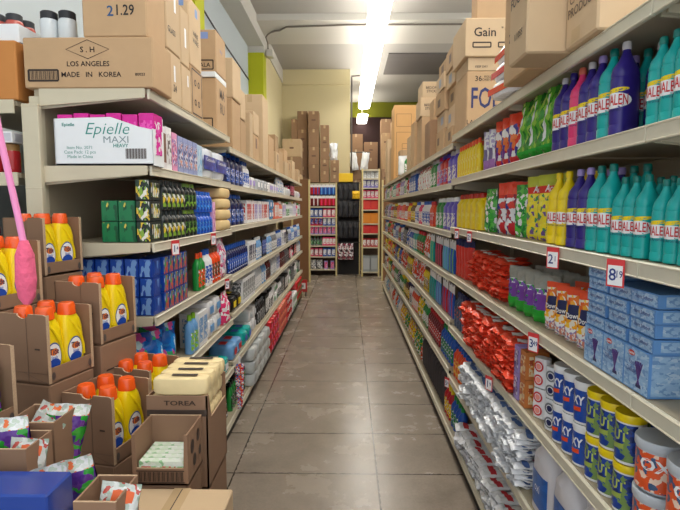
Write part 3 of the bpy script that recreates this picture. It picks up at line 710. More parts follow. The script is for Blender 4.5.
# bottom deck
p_wr = pouch('whitered', .12, .19, .035, WHTF, 25, crump=.012, bands=[(.3, .45, .1, .9, ink((210, 60, 70))), (.7, .85, 0, .7, ink((50, 80, 170)))], header=.06, kind='packet')
pile('right', 6, 2.3, 3.4, 5, p_wr, 'red and blue printed packet', 'packet', 'printed white packets on the right bottom deck', .030, .12, xin=-.02)
GP = {}
def generic(kind, c, c2):
    """a small product in two colours"""
    art = pr('art_%s_%s_%s' % (kind, NAMES[c].replace(' ', '_'), NAMES[c2].replace(' ', '_')), [c2, c, c2, WHITE, c2], 40, .3)
    if kind == 'bottle': return bottle(c, c2, art, .228, .034, .026, 3, .45), '%s bottle with %s cap' % (NAMES[c], NAMES[c2]), 'bottle'
    if kind == 'round':
        q = bottle(c, c2, art, .236, .036, None, 2, .42); q.kind = 'round_bottle'; return q, 'round %s bottle with %s cap' % (NAMES[c], NAMES[c2]), 'round bottle'
    if kind == 'spray': return bottle(c, c2, art, .25, .036, .026, 3, .4, spray=True), '%s spray bottle with %s trigger' % (NAMES[c], NAMES[c2]), 'spray bottle'
    if kind == 'jug': return jug(c, c2, art, .25, .075, .05), '%s jug with %s cap' % (NAMES[c], NAMES[c2]), 'jug'
    if kind == 'bag': return pouch('g_%s_%s' % (c, c2), .15, .235, .08, pr('artb_%s_%s' % (NAMES[c].replace(' ', '_'), NAMES[c2].replace(' ', '_')), [c, c, c2, c, WHITE], 24, .18, bump=.3), len(P), crump=.010), '%s and %s bag' % (NAMES[c], NAMES[c2]), 'bag'
    if kind == 'box': return boxpack('g_%s_%s' % (c, c2), .09, .12, .21, ink(c), art, 'box'), '%s box with %s print' % (NAMES[c], NAMES[c2]), 'box'
    if kind == 'pack': return softpack('g_%s_%s' % (c, c2), .17, .2, .12, mat('film_%s' % NAMES[c].replace(' ', '_'), c, .22, noise_scale=30, noise_amt=.12, bump=.3), len(P), lab=ink(c2), kind='wrapped_pack'), '%s pack with %s label' % (NAMES[c], NAMES[c2]), 'pack'
    if kind == 'hang': return hangpack('g_%s_%s' % (c, c2), .10, .25, (c, c2, c), 'hanging_pack'), '%s and %s carded pack' % (NAMES[c], NAMES[c2]), 'carded pack'
def gen_row(side, lvl, y0, y1, choices, lo=.2, hi=.5, seed=0, rows=1, hmax=9):
    rr = random.Random(seed + lvl * 10 + (side == 'left')); y = y0; last = None
    while y < y1 - .08:
        ch = rr.choice(choices)
        if ch == last: ch = rr.choice(choices)
        last = ch
        p, look, cat = generic(*ch)
        L = min(rr.uniform(lo, hi), y1 - y)
        room = (levz(side, lvl - 1, y + .1) - levz(side, lvl, y + .1)) if lvl else 1
        lay = max(1, int((room - .05) / p.h)) if ch[0] in ('pack', 'box') else 1
        y = fill(side, lvl, y, y + L, p, look, cat, rows=rows, gap=.004, jit=.01, layers=min(lay, 2)) + .008
# far right shelves, levels listed from the first shelf down
fill('right', 1, 3.72, 4.05, *generic('jug', VIOLET, WHITE)); fill('right', 1, 4.06, 4.36, *generic('jug', RED, VIOLET)); fill('right', 1, 4.37, 4.55, *generic('jug', LILAC, PINK)); fill('right', 1, 4.56, 4.88, *generic('jug', GREEN, WHITE))
gen_row('right', 1, 4.92, 5.9, [('round', ORANGE, WHITE), ('bottle', WHITE, RED), ('round', SALMON, WHITE), ('bag', WHITE, RED)], seed=1)
fill('right', 1, 5.92, 6.7, *generic('jug', BLUE, WHITE))
gen_row('right', 1, 6.72, 10.85, [('bottle', LILAC, WHITE), ('bag', WHITE, BLUE), ('bottle', TEAL, WHITE), ('round', PINK, WHITE), ('jug', LBLUE, WHITE), ('bottle', WHITE, GREEN), ('round', GREY, BLUE), ('bag', RED, WHITE)], seed=2)
fill('right', 2, 3.72, 4.2, *generic('jug', VIOLET, WHITE)); fill('right', 2, 4.22, 4.62, *generic('jug', GREEN, WHITE)); fill('right', 2, 4.64, 4.88, *generic('bottle', ORANGE, RED))
gen_row('right', 2, 4.92, 10.85, [('bottle', RED, WHITE), ('round', PINK, WHITE), ('jug', LILAC, WHITE), ('bottle', YELLOW, ORANGE), ('round', WHITE, BLUE), ('bag', GREY, WHITE), ('bottle', MAROON, WHITE), ('jug', ORANGE, WHITE), ('round', BROWN, YELLOW), ('bag', LILAC, GREEN)], seed=3)
for (a, b_, c, c2) in ((3.72, 3.95, BLUE, LIME), (3.97, 4.2, LBLUE, TEAL), (4.22, 4.6, MAROON, PINK), (4.62, 4.88, TEAL, LIME)): fill('right', 3, a, b_, *generic('hang', c, c2), low=False)
gen_row('right', 3, 4.92, 10.85, [('round', GREEN, RED), ('bottle', BLUE, WHITE), ('spray', WHITE, BLUE), ('bottle', GREEN, MAROON), ('bag', BLUE, WHITE), ('round', RED, GREEN), ('bottle', TEAL, WHITE), ('spray', WHITE, GREEN), ('bag', ORANGE, WHITE), ('bottle', GREY, BLACK)], seed=4)
for (a, b_, c, c2) in ((3.72, 3.95, BLUE, RED), (3.97, 4.25, RED, BLUE), (4.27, 4.5, LBLUE, BLUE), (4.52, 4.88, TEAL, NAVY)): fill('right', 4, a, b_, *generic('hang', c, c2), low=False)
gen_row('right', 4, 4.92, 10.85, [('bag', RED, GREEN), ('bag', ORANGE, WHITE), ('round', BLUE, NAVY), ('bag', NAVY, WHITE), ('bottle', YELLOW, BROWN), ('round', ORANGE, YELLOW), ('bag', YELLOW, GREEN), ('round', BROWN, WHITE)], seed=5)
fill('right', 5, 3.72, 4.22, *generic('round', BLUE, GREEN)); fill('right', 5, 4.24, 4.88, *generic('round', MAROON, RED))
gen_row('right', 5, 4.92, 10.85, [('round', GREEN, WHITE), ('spray', WHITE, NAVY), ('bag', NAVY, WHITE), ('spray', GREEN, YELLOW), ('bag', YELLOW, GREEN), ('round', BROWN, YELLOW), ('bottle', ORANGE, WHITE), ('bag', WHITE, GREEN)], seed=6)
fill('right', 6, 3.42, 3.75, *generic('round', BLUE, GREEN)); fill('right', 6, 3.76, 4.0, *generic('round', RED, YELLOW))
p_tow = softpack('towel', .10, .26, .28, mat('charcoal_cloth', (84, 80, 82), .9, .1, noise_scale=60, noise_amt=.1, bump=.3), 40, .005, kind='folded_mat')
fill('right', 6, 4.05, 5.2, p_tow, 'charcoal folded floor mat', 'mat', rows=1, low=False)
gen_row('right', 6, 5.22, 10.85, [('bag', ORANGE, BLACK), ('bag', WHITE, SILVER), ('bag', YELLOW, RED), ('bag', GREEN, YELLOW), ('pack', WHITE, RED), ('bag', LBLUE, WHITE), ('bag', BROWN, CREAM)], seed=7)

# ------------------------------------------------------------------ left shelves
# second shelf down: white box of pads, other pads, large blue roll pack
def pads_box():
    c0 = UY(54, 168, 2.29); c1 = UY(152, 168, 2.29); w = c1.x - c0.x; h = .225; d = .13
    r = empty('display_box', ((c0.x + c1.x) / 2, 2.31 + d / 2, 1.9315)); tag(r, 'white cut down box of pink packets with green lettering on left shelf', 'box')
    m = mat('white_board', (232, 236, 240), .5, noise_scale=20, noise_amt=.03)
    b = MB(); b.box((0, 0, .004), (w, d, .008), m)
    hw = w / 2
    b.quadprism([(-hw, 0), (hw, 0), (hw, h * .70), (hw * .72, h * .76), (hw * .15, h * .95), (-hw, h * .92)], -d / 2, -d / 2 + .004, m)
    b.box((-hw, 0, h * .46), (.004, d, h * .92), m); b.box((0, d / 2, h * .5), (w, .004, h), m)
    b.box((hw, 0, h * .36), (.004, d, h * .72), m)
    bo = link('carton', b.mesh('carton'), r)
    g = ink((40, 140, 130)); t = MB(); y = -d / 2 - .001
    t.text('Epielle', lambda x, q: ((x + q * .28) * .078 + .02, y, h * .71 + q * .074), g, -.008)
    t.text('Epielle', lambda x, q: (x * .022 - w * .36, y, h * .80 + q * .02), g, .02)
    t.text('MAXI', lambda x, q: (x * .050 + .055, y, h * .50 + q * .042), ink((130, 150, 156)), 0)
    t.text('HEAVY', lambda x, q: (x * .022 + .075, y, h * .385 + q * .022), g, .02)
    t.text('Item No. 2071\nCase Pack: 12 pcs\nMade in China', lambda x, q: (x * .020 - w * .25, y, h * .26 + q * .020), g)
    link('lettering', t.mesh('lettering'), bo)
    bc = MB()
    for k in range(22): bc.box((w * .22 + k * .0044, y, h * .23), (.0012 + .0012 * ((k * 7) % 3), .0008, h * .2), INK_D)
    link('barcode', bc.mesh('barcode'), bo)
    pk = boxpack('pinkpads', .068, .11, .217, mat('pink_foil', (214, 36, 150), .2, noise_scale=20, noise_amt=.2), pr('art_pink', [(220, 40, 160), (230, 80, 180), (200, 30, 140), (236, 220, 236)], 30, .2), 'pad_pack')
    for i in range(6):
        place(pk, (r.location.x - hw + .043 + i * .0735, 2.31 + .064, 1.941 + .006 * (i % 2)), 0, 'magenta pad packet in the white box, %s from the left' % ordn(i + 1), 'packet', 'magenta packets in the white box')
pads_box()
def open_kraft_front(): pass
fill('left', 1, 2.455, 2.56, boxpack('browntray', .13, .09, .2, mat('white_card', (225, 222, 226), .5), mat('brown_card', (120, 78, 58), .7), 'box', (.05, .95, .0, .8)), 'white and brown card box', 'box', face=6, inset=-.012, low=False, maxn=1)
gray = pr('art_pads_grey', [(226, 226, 228), (90, 80, 80), (236, 236, 238), (190, 180, 186)], 30)
fill('left', 1, 2.575, 2.66, boxpack('padgrey', .08, .2, .215, ink(WHITE), gray, 'box'), 'white box with dark print', 'box', low=False, inset=.01)
fill('left', 1, 2.665, 2.75, boxpack('padpink', .08, .2, .20, ink((226, 150, 190)), pr('art_pads_pink', [(226, 150, 190), (240, 220, 235), (190, 60, 120), (120, 100, 180)], 40), 'box'), 'pink pad box', 'box', low=False, inset=.01)
fill('left', 1, 2.755, 3.09, boxpack('padblue', .085, .2, .195, ink((150, 160, 205)), pr('art_pads_blue', [(150, 160, 210), (226, 226, 240), (60, 60, 130), (226, 150, 110), (180, 190, 226)], 40), 'box'), 'pale blue pad box', 'box', low=False, inset=.01)
fill('left', 1, 3.09, 3.22, boxpack('padlb', .12, .2, .19, ink((190, 215, 238)), pr('art_pads_lb', [(190, 215, 238), (200, 225, 244), (120, 180, 226)], 24), 'box'), 'plain light blue box', 'box', low=False, inset=.01)
def bigroll():
    w, d, h = .29, .24, .20
    q = softpack('bigroll', w, d, h, mat('roll_film', (224, 230, 240), .2, bump=.2, noise_scale=30, noise_amt=.05), 60, .003, nx=4, ex=6, kind='roll_pack')
    lb = MB().box((0, -d / 2 - .012, h * .5), (w * .96, .004, h * .44), pr('art_roll', [(40, 60, 160), (30, 40, 130), (60, 90, 190), (40, 50, 140)], 16))
    lb.text('Cottonelle', lambda x, y: (x * .05, -d / 2 - .0155, h * .6 + y * .03), ink(WHITE), .01)
    q.parts.append(('label', lb, 0)); q.w += .01; q.d += .03; return q
fill('left', 1, 3.24, 3.86, bigroll(), 'white roll pack with blue band', 'roll pack', low=False, inset=.005, layers=1)
fill('left', 1, 3.9, 4.55, *generic('jug', NAVY, BLUE), low=False); fill('left', 1, 4.57, 4.78, *generic('round', WHITE, BLUE), low=False)
gen_row('left', 1, 4.8, 9.85, [('box', BLACK, PINK), ('pack', WHITE, LILAC), ('pack', WHITE, SILVER), ('box', LILAC, WHITE), ('pack', SILVER, WHITE), ('bag', WHITE, LBLUE), ('box', BLACK, WHITE)], lo=.4, hi=.8, seed=11)
# third: green boxes, black and yellow packs, blue packs, cream paper bundles
PM_GD = pr('art_dark_green', [(20, 110, 70), (30, 130, 80), (220, 226, 220), (16, 80, 50), (24, 120, 74), (210, 190, 80)], 24, .3, (1, 1, .4))
PM_BY = pr('art_black_yellow', [(24, 36, 34), (30, 60, 44), (220, 190, 60), (130, 170, 60), (20, 26, 30), (226, 226, 220)], 36, .3, (1, 1, .6))
g1 = boxpack('greenbox', .077, .16, .095, ink((20, 110, 70)), PM_GD, 'soap_box', (.03, .97, .04, .96))
for i in range(2):
    for la in range(2):
        place(g1, (-1.099 + i * .080, 2.335 + .085, 1.582 + la * .097), 0, 'green and white wrapped box, %s of the pair, %s layer' % (('left', 'right')[i], ('lower', 'upper')[la]), 'box', 'green boxes on the third left shelf')
g2 = boxpack('darkbox', .066, .14, .095, ink((24, 36, 34)), PM_BY, 'soap_box', (.05, .95, .04, .96))
for i in range(1):
    for la in range(3):
        place(g2, (-.943 + i * .076, 2.41, 1.582 + la * .097), 0, 'dark green and white box facing front, %s layer' % ordn(la + 1), 'box', 'dark soap boxes on the third left shelf')
g3 = bottle((24, 34, 36), (40, 50, 50), PM_BY, .148, .032, .03, 3, .55); 
fill('left', 2, 2.50, 2.84, g3, 'black bottle with yellow label', 'soap bottle', layers=2, low=False, inset=.0)
g4 = bottle((24, 34, 36), (130, 170, 60), pr('art_black_green', [(24, 50, 40), (130, 180, 60), (30, 40, 40), (90, 140, 60)], 40), .148, .032, .03, 3, .55)
fill('left', 2, 2.85, 3.05, g4, 'black bottle with green label', 'soap bottle', layers=2, low=False, inset=.0)
g5 = bottle((30, 90, 200), (40, 110, 220), pr('art_bluepk', [(30, 90, 200), (60, 140, 226), (20, 60, 160), (90, 170, 236)], 40), .130, .032, .03, 3, .6)
fill('left', 2, 3.06, 3.38, g5, 'bright blue soap bottle', 'soap bottle', layers=2, low=False, inset=.0)
fill('left', 2, 3.40, 3.47, boxpack('pinkthin', .06, .2, .2, ink((230, 170, 210)), pr('art_pt', [(230, 170, 210), (240, 200, 226), (200, 110, 170)], 30), 'box'), 'pink slim box', 'box', low=False, inset=.0)
CRM = mat('cream_paper', (228, 200, 146), .6, .2, noise_scale=12, noise_amt=.07, bump=.15)
CRML = ink((206, 168, 110))
p_crm = softpack('creambundle', .30, .22, .072, CRM, 70, .006, lab=None, kind='napkin_bundle', ex=6)
for la in range(4):
    o = place(p_crm, (XL + .03 - .12, 3.69, 1.582 + la * .076), R(92 - 3 * la % 4), 'cream wrapped napkin bundle at the shelf edge, %s layer' % ('lowest', 'second', 'third', 'topmost')[la], 'napkins', 'cream napkin bundles on the third left shelf')
fill('left', 2, 3.9, 4.62, *generic('jug', NAVY, BLUE), low=False)
gen_row('left', 2, 4.64, 9.85, [('bottle', WHITE, GREEN), ('bottle', SALMON, WHITE), ('box', WHITE, RED), ('round', PINK, WHITE), ('box', WHITE, LILAC), ('pack', LBLUE, WHITE), ('round', WHITE, SILVER), ('box', SALMON, WHITE)], lo=.25, hi=.5, seed=12)
# fourth: blue soap boxes three high
DBLUE = mat('deep_blue_box', (24, 66, 160), .3, noise_scale=30, noise_amt=.12)
PM_DB = pr('art_deep_blue', [(24, 66, 160), (34, 84, 184), (20, 50, 130), (24, 66, 160), (120, 160, 216), (30, 76, 170)], 34, .3, (1, 1, .35))
PM_DBL = pr('art_deep_blue_side', [(28, 74, 170), (40, 100, 200), (226, 230, 240), (24, 60, 150), (206, 90, 60), (90, 160, 90)], 34, .3, (1, 1, .5))
p_db = boxpack('deepblue', .064, .10, .088, DBLUE, PM_DB, 'soap_box', (.08, .92, .05, .95))
p_dbs = boxpack('deepblue_side', .07, .10, .088, DBLUE, PM_DBL, 'soap_box', (.08, .92, .05, .95))
for la in range(3):
    for i in range(7):
        x = -.94 - i * .068
        if x < -1.36: continue
        place(p_db, (x, 2.39, 1.2365 + la * .0895), R(rnd.uniform(-2, 2)), 'dark blue soap box at the shelf end, %s layer, %s in from the aisle' % (ordn(la + 1), ordn(i + 1)), 'box', 'blue soap boxes on the fourth left shelf')
fill('left', 3, 2.46, 2.86, p_dbs, 'dark blue soap box', 'box', layers=3, low=False, inset=.0, rows=2, gap=.003)
fill('left', 3, 2.87, 3.0, generic('pack', BLUE, YELLOW)[0], 'blue and yellow bundle', 'pack', low=False, maxn=1, inset=.0)
fill('left', 3, 3.06, 3.22, *generic('bottle', GREEN, ORANGE), low=False, inset=0); fill('left', 3, 3.23, 3.36, *generic('round', WHITE, BLUE), low=False, inset=0)
fill('left', 3, 3.37, 3.58, *generic('round', ORANGE, BROWN), low=False, inset=0)
p_pkw = pouch('pinkwhite', .17, .29, .07, pr('art_pkw', [(232, 160, 190), (240, 236, 240), (220, 90, 140), (190, 190, 210)], 20, .2, bump=.4), 31, crump=.014)
fill('left', 3, 3.59, 3.78, p_pkw, 'tall pink and white bag', 'bag', low=False, inset=.0)
fill('left', 3, 3.92, 4.7, *generic('round', NAVY, BLUE), low=False)
gen_row('left', 3, 4.72, 9.85, [('bottle', WHITE, TEAL), ('bottle', LBLUE, WHITE), ('bottle', GREY, WHITE), ('box', BLACK, BLUE), ('bottle', SILVER, BLUE), ('round', BLACK, GREY), ('box', WHITE, NAVY), ('bottle', TEAL, WHITE)], lo=.25, hi=.5, seed=13)
# fifth
p_bg = pouch('bluegreen', .22, .24, .11, pr('art_bg', [(24, 110, 210), (30, 140, 226), (60, 190, 120), (200, 230, 240), (20, 80, 180), (226, 90, 170)], 14, .18, bump=.5), 33, crump=.02)
fill('left', 4, 2.34, 2.86, p_bg, 'blue and green shiny bag', 'bag', face=40, low=False, inset=.0)
fill('left', 4, 2.88, 3.0, *generic('bottle', LBLUE, LIME), low=False, inset=0)
fill('left', 4, 3.02, 3.2, generic('box', WHITE, LBLUE)[0], 'white napkin box', 'box', low=False, inset=0)
fill('left', 4, 3.22, 3.6, *generic('pack', WHITE, LBLUE), low=False, inset=0, layers=2)
fill('left', 4, 3.62, 3.87, *generic('bag', PINK, WHITE), low=False, inset=-.02)
fill('left', 4, 3.9, 4.3, *generic('pack', BLACK, YELLOW), low=False, inset=0); fill('left', 4, 4.32, 4.9, *generic('box', WHITE, GREY), low=False, inset=0)
gen_row('left', 4, 4.92, 9.85, [('bottle', SILVER, WHITE), ('bottle', LBLUE, WHITE), ('box', WHITE, BLUE), ('pack', WHITE, PINK), ('box', BLACK, RED), ('bottle', MAROON, BLACK), ('bottle', GREY, BLACK)], lo=.25, hi=.5, seed=14)
# sixth
fill('left', 5, 2.5, 3.0, *generic('bag', GREY, TEAL), low=False); fill('left', 5, 3.02, 3.4, *generic('bottle', VIOLET, PINK), low=False, inset=0); fill('left', 5, 3.42, 3.86, *generic('pack', TEAL, WHITE), low=False, inset=0)
fill('left', 5, 3.9, 4.3, *generic('pack', LBLUE, RED), low=False, inset=0); fill('left', 5, 4.32, 4.7, *generic('pack', TEAL, BLUE), low=False, inset=0)
gen_row('left', 5, 4.72, 9.85, [('pack', WHITE, SILVER), ('bottle', BLACK, GREY), ('box', BLACK, WHITE), ('pack', WHITE, GREEN), ('bottle', WHITE, BLACK), ('box', GREY, BLACK)], lo=.3, hi=.5, seed=15)
# bottom deck
gen_row('left', 6, 2.5, 3.9, [('bag', BLACK, TEAL), ('bag', WHITE, TEAL), ('bag', BROWN, CREAM)], seed=16)
gen_row('left', 6, 3.92, 4.46, [('bottle', GREEN, BLACK), ('box', BLACK, GREEN)], seed=17)
p_bun = softpack('silverbundle', .24, .24, .115, mat('clear_bundle', (200, 206, 208), .15, noise_scale=30, noise_amt=.2, bump=.5), 80, .012, kind='wrapped_bundle', nx=3)
fill('left', 6, 4.48, 5.5, p_bun, 'clear wrapped bundle', 'bundle', layers=3, inset=-.05, low=False)
for a, b_, c, c2 in ((5.52, 6.3, RED, PINK), (6.32, 7.0, SALMON, RED), (7.02, 7.8, RED, WHITE), (7.82, 8.5, WHITE, GREEN), (8.52, 9.4, RED, GREEN)): fill('left', 6, a, b_, *generic('pack', c, c2), inset=-.05, layers=3 if c != WHITE else 2)

# ------------------------------------------------------------------ cartons
def zup(z): return z if z < 2.28 else 2.25 + (z - 2.25) * .94
def carton(x0, x1, y0, y1, z0, z1, label, m=KRAFT, prints=(), rz=0, group='cartons stacked on the shelves', tape=True, name='cardboard_box', recess=None):
    if group == 'cartons stacked on the shelves':
        z0, z1 = zup(z0), zup(z1)
    w, d, h = x1 - x0, y1 - y0, z1 - z0
    r = empty(name, ((x0 + x1) / 2, (y0 + y1) / 2, z0), R(rz)); tag(r, label, 'carton', group)
    b = MB().box((0, 0, h / 2), (w, d, h), m)
    bo = link('carton', b.mesh('carton', min(.006, h * .02)), r)
    if tape:
        tp = MB().box((0, 0, h), (.05, d + .002, .0012), TAPE)
        for s in (-1, 1): tp.box((0, s * (d / 2), h - .04), (.05, .0018, .0815), TAPE)
        tp.box((0, 0, h + .0004), (.003, d * .97, .0012), INK_D)
        link('tape', tp.mesh('tape'), r)
    if prints:
        for name_, pb in prints_mesh(prints, w, d, h): link(name_, pb.mesh(name_), bo)
    return r
def facefn(face, w, d, h):
    if face == 'S': return lambda u, v, e=.0015: (u * w / 2, -d / 2 - e, v * h)
    if face == 'W': return lambda u, v, e=.0015: (-w / 2 - e, -u * d / 2, v * h)
    return lambda u, v, e=.0015: (w / 2 + e, u * d / 2, v * h)
def prints_mesh(prints, w, d, h):
    out = []
    for p in prints:
        kind, face, u0, v0 = p[:4]; f = facefn(face, w, d, h); fw = (w if face == 'S' else d) / 2
        b = MB()
        if kind == 'T':
            txt, size, colr = p[4:7]; sy = p[7] if len(p) > 7 else 1; b.text(txt, lambda x, y: f(u0 + x * size / fw, v0 + y * size * sy / h), ink(colr), .012); out.append(('lettering', b))
        elif kind == 'F':                                  # open frame of ink, with half sizes
            a, c, colr = p[4:7]; q = .004
            for (uu, vv, su, sv) in ((0, c, a, q), (0, -c, a, q), (a, 0, q, c), (-a, 0, q, c)):
                P0 = f(u0 + (uu - su) / fw, v0 + (vv - sv) / h); P1 = f(u0 + (uu + su) / fw, v0 + (vv + sv) / h)
                k = len(b.v); b.v += [P0, (P1[0], P1[1], P0[2]), P1, (P0[0], P0[1], P1[2])]; b.face((k, k + 1, k + 2, k + 3), ink(colr))
            out.append(('printed_frame', b))
        elif kind == 'D':                                  # diamond outline
            a, c, colr = p[4:7]; pts = [(-a, 0), (0, c), (a, 0), (0, -c)]
            for k in range(4):
                (xa, ya), (xb, yb) = pts[k], pts[(k + 1) % 4]; n = len(b.v); o = .003
                b.v += [f(u0 + xa / fw, v0 + ya / h), f(u0 + xb / fw, v0 + yb / h), f(u0 + xb * .96 / fw, v0 + (yb * .93) / h), f(u0 + xa * .96 / fw, v0 + (ya * .93) / h)]
                b.face((n, n + 1, n + 2, n + 3), ink(colr))
            out.append(('printed_diamond', b))
        elif kind == 'B':                                  # barcode
            a, c, colr = p[4:7]; n = 20
            for k in range(n):
                uu = -a + 2 * a * k / n; ww = a / n * (.5 + .5 * ((k * 7) % 3) / 2) * 1.3
                i = len(b.v); b.v += [f(u0 + uu / fw, v0 - c / h), f(u0 + (uu + ww) / fw, v0 - c / h), f(u0 + (uu + ww) / fw, v0 + c / h), f(u0 + uu / fw, v0 + c / h)]
                b.face((i, i + 1, i + 2, i + 3), ink(colr))
            out.append(('barcode', b))
        elif kind == 'P':                                  # solid patch: print, stickers and one painted glare
            a, c, colr = p[4:7]; i = len(b.v)
            b.v += [f(u0 - a / fw, v0 - c / h, .0009), f(u0 + a / fw, v0 - c / h, .0009), f(u0 + a / fw, v0 + c / h, .0009), f(u0 - a / fw, v0 + c / h, .0009)]
            b.face((i, i + 1, i + 2, i + 3), ink(colr)); out.append(('solid_patch', b))
    return out
BK = (52, 40, 34)
# left top board
ZL = 2.271
carton(-1.438, -.862, 2.305, 2.545, ZL, ZL + .233, 'wide brown carton printed with a diamond above two text lines', prints=[
    ('D', 'S', .0, .76, .098, .042, BK), ('T', 'S', 0, .75, 'S . H', .034, BK), ('T', 'S', .0, .47, 'LOS ANGELES', .031, BK),
    ('T', 'S', .04, .26, 'MADE   IN   KOREA', .031, BK), ('T', 'S', .80, .26, '80023', .018, BK), ('B', 'S', -.70, .25, .062, .018, BK), ('F', 'S', -.70, .25, .066, .023, BK)], tape=False)
carton(-1.17, -.885, 2.31, 2.54, ZL + .235, ZL + .66, 'brown carton with a handwritten price on top of the wide printed carton', KRAFT, [
    ('T', 'S', .32, .28, '1.29', .052, (30, 30, 34), 1.2), ('T', 'S', -.12, .27, '2', .062, (40, 84, 130)), ('T', 'S', .5, .46, 'y', .05, (30, 30, 34))], tape=False)
carton(-1.23, -.885, 2.56, 2.76, ZL, ZL + .265, 'kraft carton behind the wide printed carton', KRAFT2, [('P', 'E', 0, .6, .012, .04, WHITE), ('T', 'E', 0, .3, '24', .05, BK)])
carton(-1.23, -.885, 2.775, 2.93, ZL, ZL + .25, 'narrow kraft carton with white stickers, third from near end on left board', KRAFT2, [('P', 'E', .3, .7, .01, .03, WHITE)])
carton(-1.23, -.885, 2.56, 2.76, ZL + .267, ZL + .62, 'upright kraft carton behind the handwritten price carton', KRAFT2, [('P', 'E', .3, .75, .014, .04, WHITE), ('T', 'E', -.3, .3, 'GLASS', .04, BK)])
carton(-1.23, -.885, 2.775, 2.91, ZL + .252, ZL + .57, 'kraft carton in the upper tier, top left, with white sticker', KRAFT2, [('P', 'E', .1, .5, .014, .05, WHITE)])
carton(-1.22, -.895, 2.96, 3.20, ZL, ZL + .30, 'kraft carton with dark circular stamps on its aisle side', KRAFT, [('F', 'E', 0, .5, .095, .125, BK), ('T', 'E', 0, .72, 'o o', .08, BK), ('T', 'E', 0, .32, 'o o', .08, BK)])
carton(-1.22, -.895, 2.96, 3.19, ZL + .302, ZL + .70, 'tall kraft carton with two blue marks on top of the stamped carton', KRAFT2, [('P', 'S', .7, .9, .02, .02, (120, 150, 200)), ('P', 'E', .2, .85, .025, .025, (120, 150, 200)), ('T', 'E', 0, .45, 'WINE\nWARE', .04, BK)])
carton(-1.24, -.90, 3.56, 3.86, ZL, ZL + .38, 'kraft carton with a row of dark letters under the white topped edge', KRAFT, [('T', 'E', 0, .6, 'MA\nRU', .10, (90, 70, 56)), ('F', 'S', .4, .15, .07, .03, BK)])
carton(-1.235, -.905, 3.55, 3.87, ZL + .382, ZL + .42, 'flat white tray between two kraft cartons on the left board', mat('white_board', (232, 236, 240), .5), tape=False)
carton(-1.23, -.90, 3.57, 3.84, ZL + .422, ZL + .72, 'kraft carton with framed dark lettering and blue shield marks', KRAFT, [('F', 'S', .35, .17, .085, .03, BK), ('T', 'S', .35, .16, 'KOALA', .040, BK), ('P', 'S', -.1, .78, .02, .03, (120, 140, 190)), ('P', 'S', .5, .86, .03, .022, (130, 150, 200)), ('T', 'E', 0, .6, 'v v', .06, (90, 110, 160))])
ZL2 = 2.201
specs = [(4.12, 4.42, .43, 'plain'), (4.5, 4.72, .60, 'plain'), (4.86, 5.0, .46, 'slim'), (5.1, 5.42, .52, 'marked'), (5.6, 5.95, .80, 'open topped'), (6.1, 6.5, .42, 'plain'), (6.6, 6.9, .50, 'marked'),
         (7.0, 7.4, .34, 'plain'), (7.5, 7.9, .42, 'plain'), (8.0, 8.4, .28, 'marked'), (8.5, 8.9, .34, 'plain'), (9.0, 9.4, .22, 'plain'), (9.45, 9.8, .26, 'marked')]
for i, (a, b_, h, wd) in enumerate(specs):
    if i == 0:
        carton(-1.23, -.92, a, b_, ZL2, ZL2 + h, 'lower kraft carton of the stack before the green column', KRAFT, [('P', 'S', 0, .5, .06, .04, (170, 130, 90))])
        carton(-1.22, -.91, a, b_, ZL2 + h + .002, ZL2 + h + .33, 'upper kraft carton of the stack before the green column', KRAFT2)
        continue
    pr_ = [('P', 'E', 0, .7, .04, .05, (120, 90, 70))] if wd == 'marked' else [('P', 'S', .2, .6, .03, .05, LBLUE)] if wd == 'slim' else ()
    if i in (1, 3, 6, 8):
        carton(-1.20, -.93, a, b_ - .02, ZL2 + h * .55 + .002, ZL2 + h, 'kraft carton stacked second high on left top board, %s beyond the double stack' % ordn(i), KRAFT2 if i % 2 else KRAFT); h *= .55
    carton(-1.22 + .02 * (i % 3), -.92 - .015 * (i % 2), a, b_, ZL2, ZL2 + h, '%s kraft carton on left top board, %s beyond the double stack' % (wd, ordn(i)), KRAFT if i % 2 else KRAFT2, pr_)
# boxes of jars behind on the far side of the double sided unit
def jar(key, col, lid, h=.11, r=.035):
    b = MB().loft([(0, 0, 0, r * .9, r * .9, 2), (.006, 0, 0, r, r, 2), (h * .7, 0, 0, r, r, 2), (h * .8, 0, 0, r * .85, r * .85, 2)], mat('jar_' + key, col, .1, noise_scale=20, noise_amt=.1), 18)
    c = MB().loft([(h * .76, 0, 0, r * .92, r * .92, 2), (h * .97, 0, 0, r * .92, r * .92, 2), (h, 0, 0, r * .8, r * .8, 2)], ink(lid), 18)
    P[key] = Proto('jar', [('glass', b, None), ('lid', c, None)], r * 2, r * 2, h); return P[key]
carton(-1.96, -1.475, 2.31, 2.62, 2.2215, 2.48, 'orange brown carton left of the wide printed carton', mat('orange_board', (196, 130, 66), .7, noise_scale=8, noise_amt=.06), [('F', 'S', .25, .6, .05, .03, (160, 80, 50))], tape=False, group=None)
wt = MB().box((0, 0, .004), (.42, .22, .008), mat('white_board', (232, 236, 240), .5))
for (cx, cy, sx, sy) in ((0, -.11, .42, .004), (0, .11, .42, .004), (-.21, 0, .004, .22), (.21, 0, .004, .22)): wt.box((cx, cy, .04), (sx, sy, .08), mat('white_board', (232, 236, 240), .5))
tag(link('cardboard_tray', wt.mesh('tray', .001), None, (-1.69, 2.46, 2.4825)), 'white cardboard tray of dark lidded jars on the orange carton', 'tray')
j1 = jar('redjar', (190, 90, 80), (50, 52, 58), .13, .037)
for i in range(5):
    for q in range(2): place(j1, (-1.855 + i * .08, 2.41 + q * .09, 2.492), 0, 'red toned jar with dark lid in the white tray, %s from left, %s row' % (ordn(i + 1), ('front', 'back')[q]), 'jar', 'jars in the white tray')
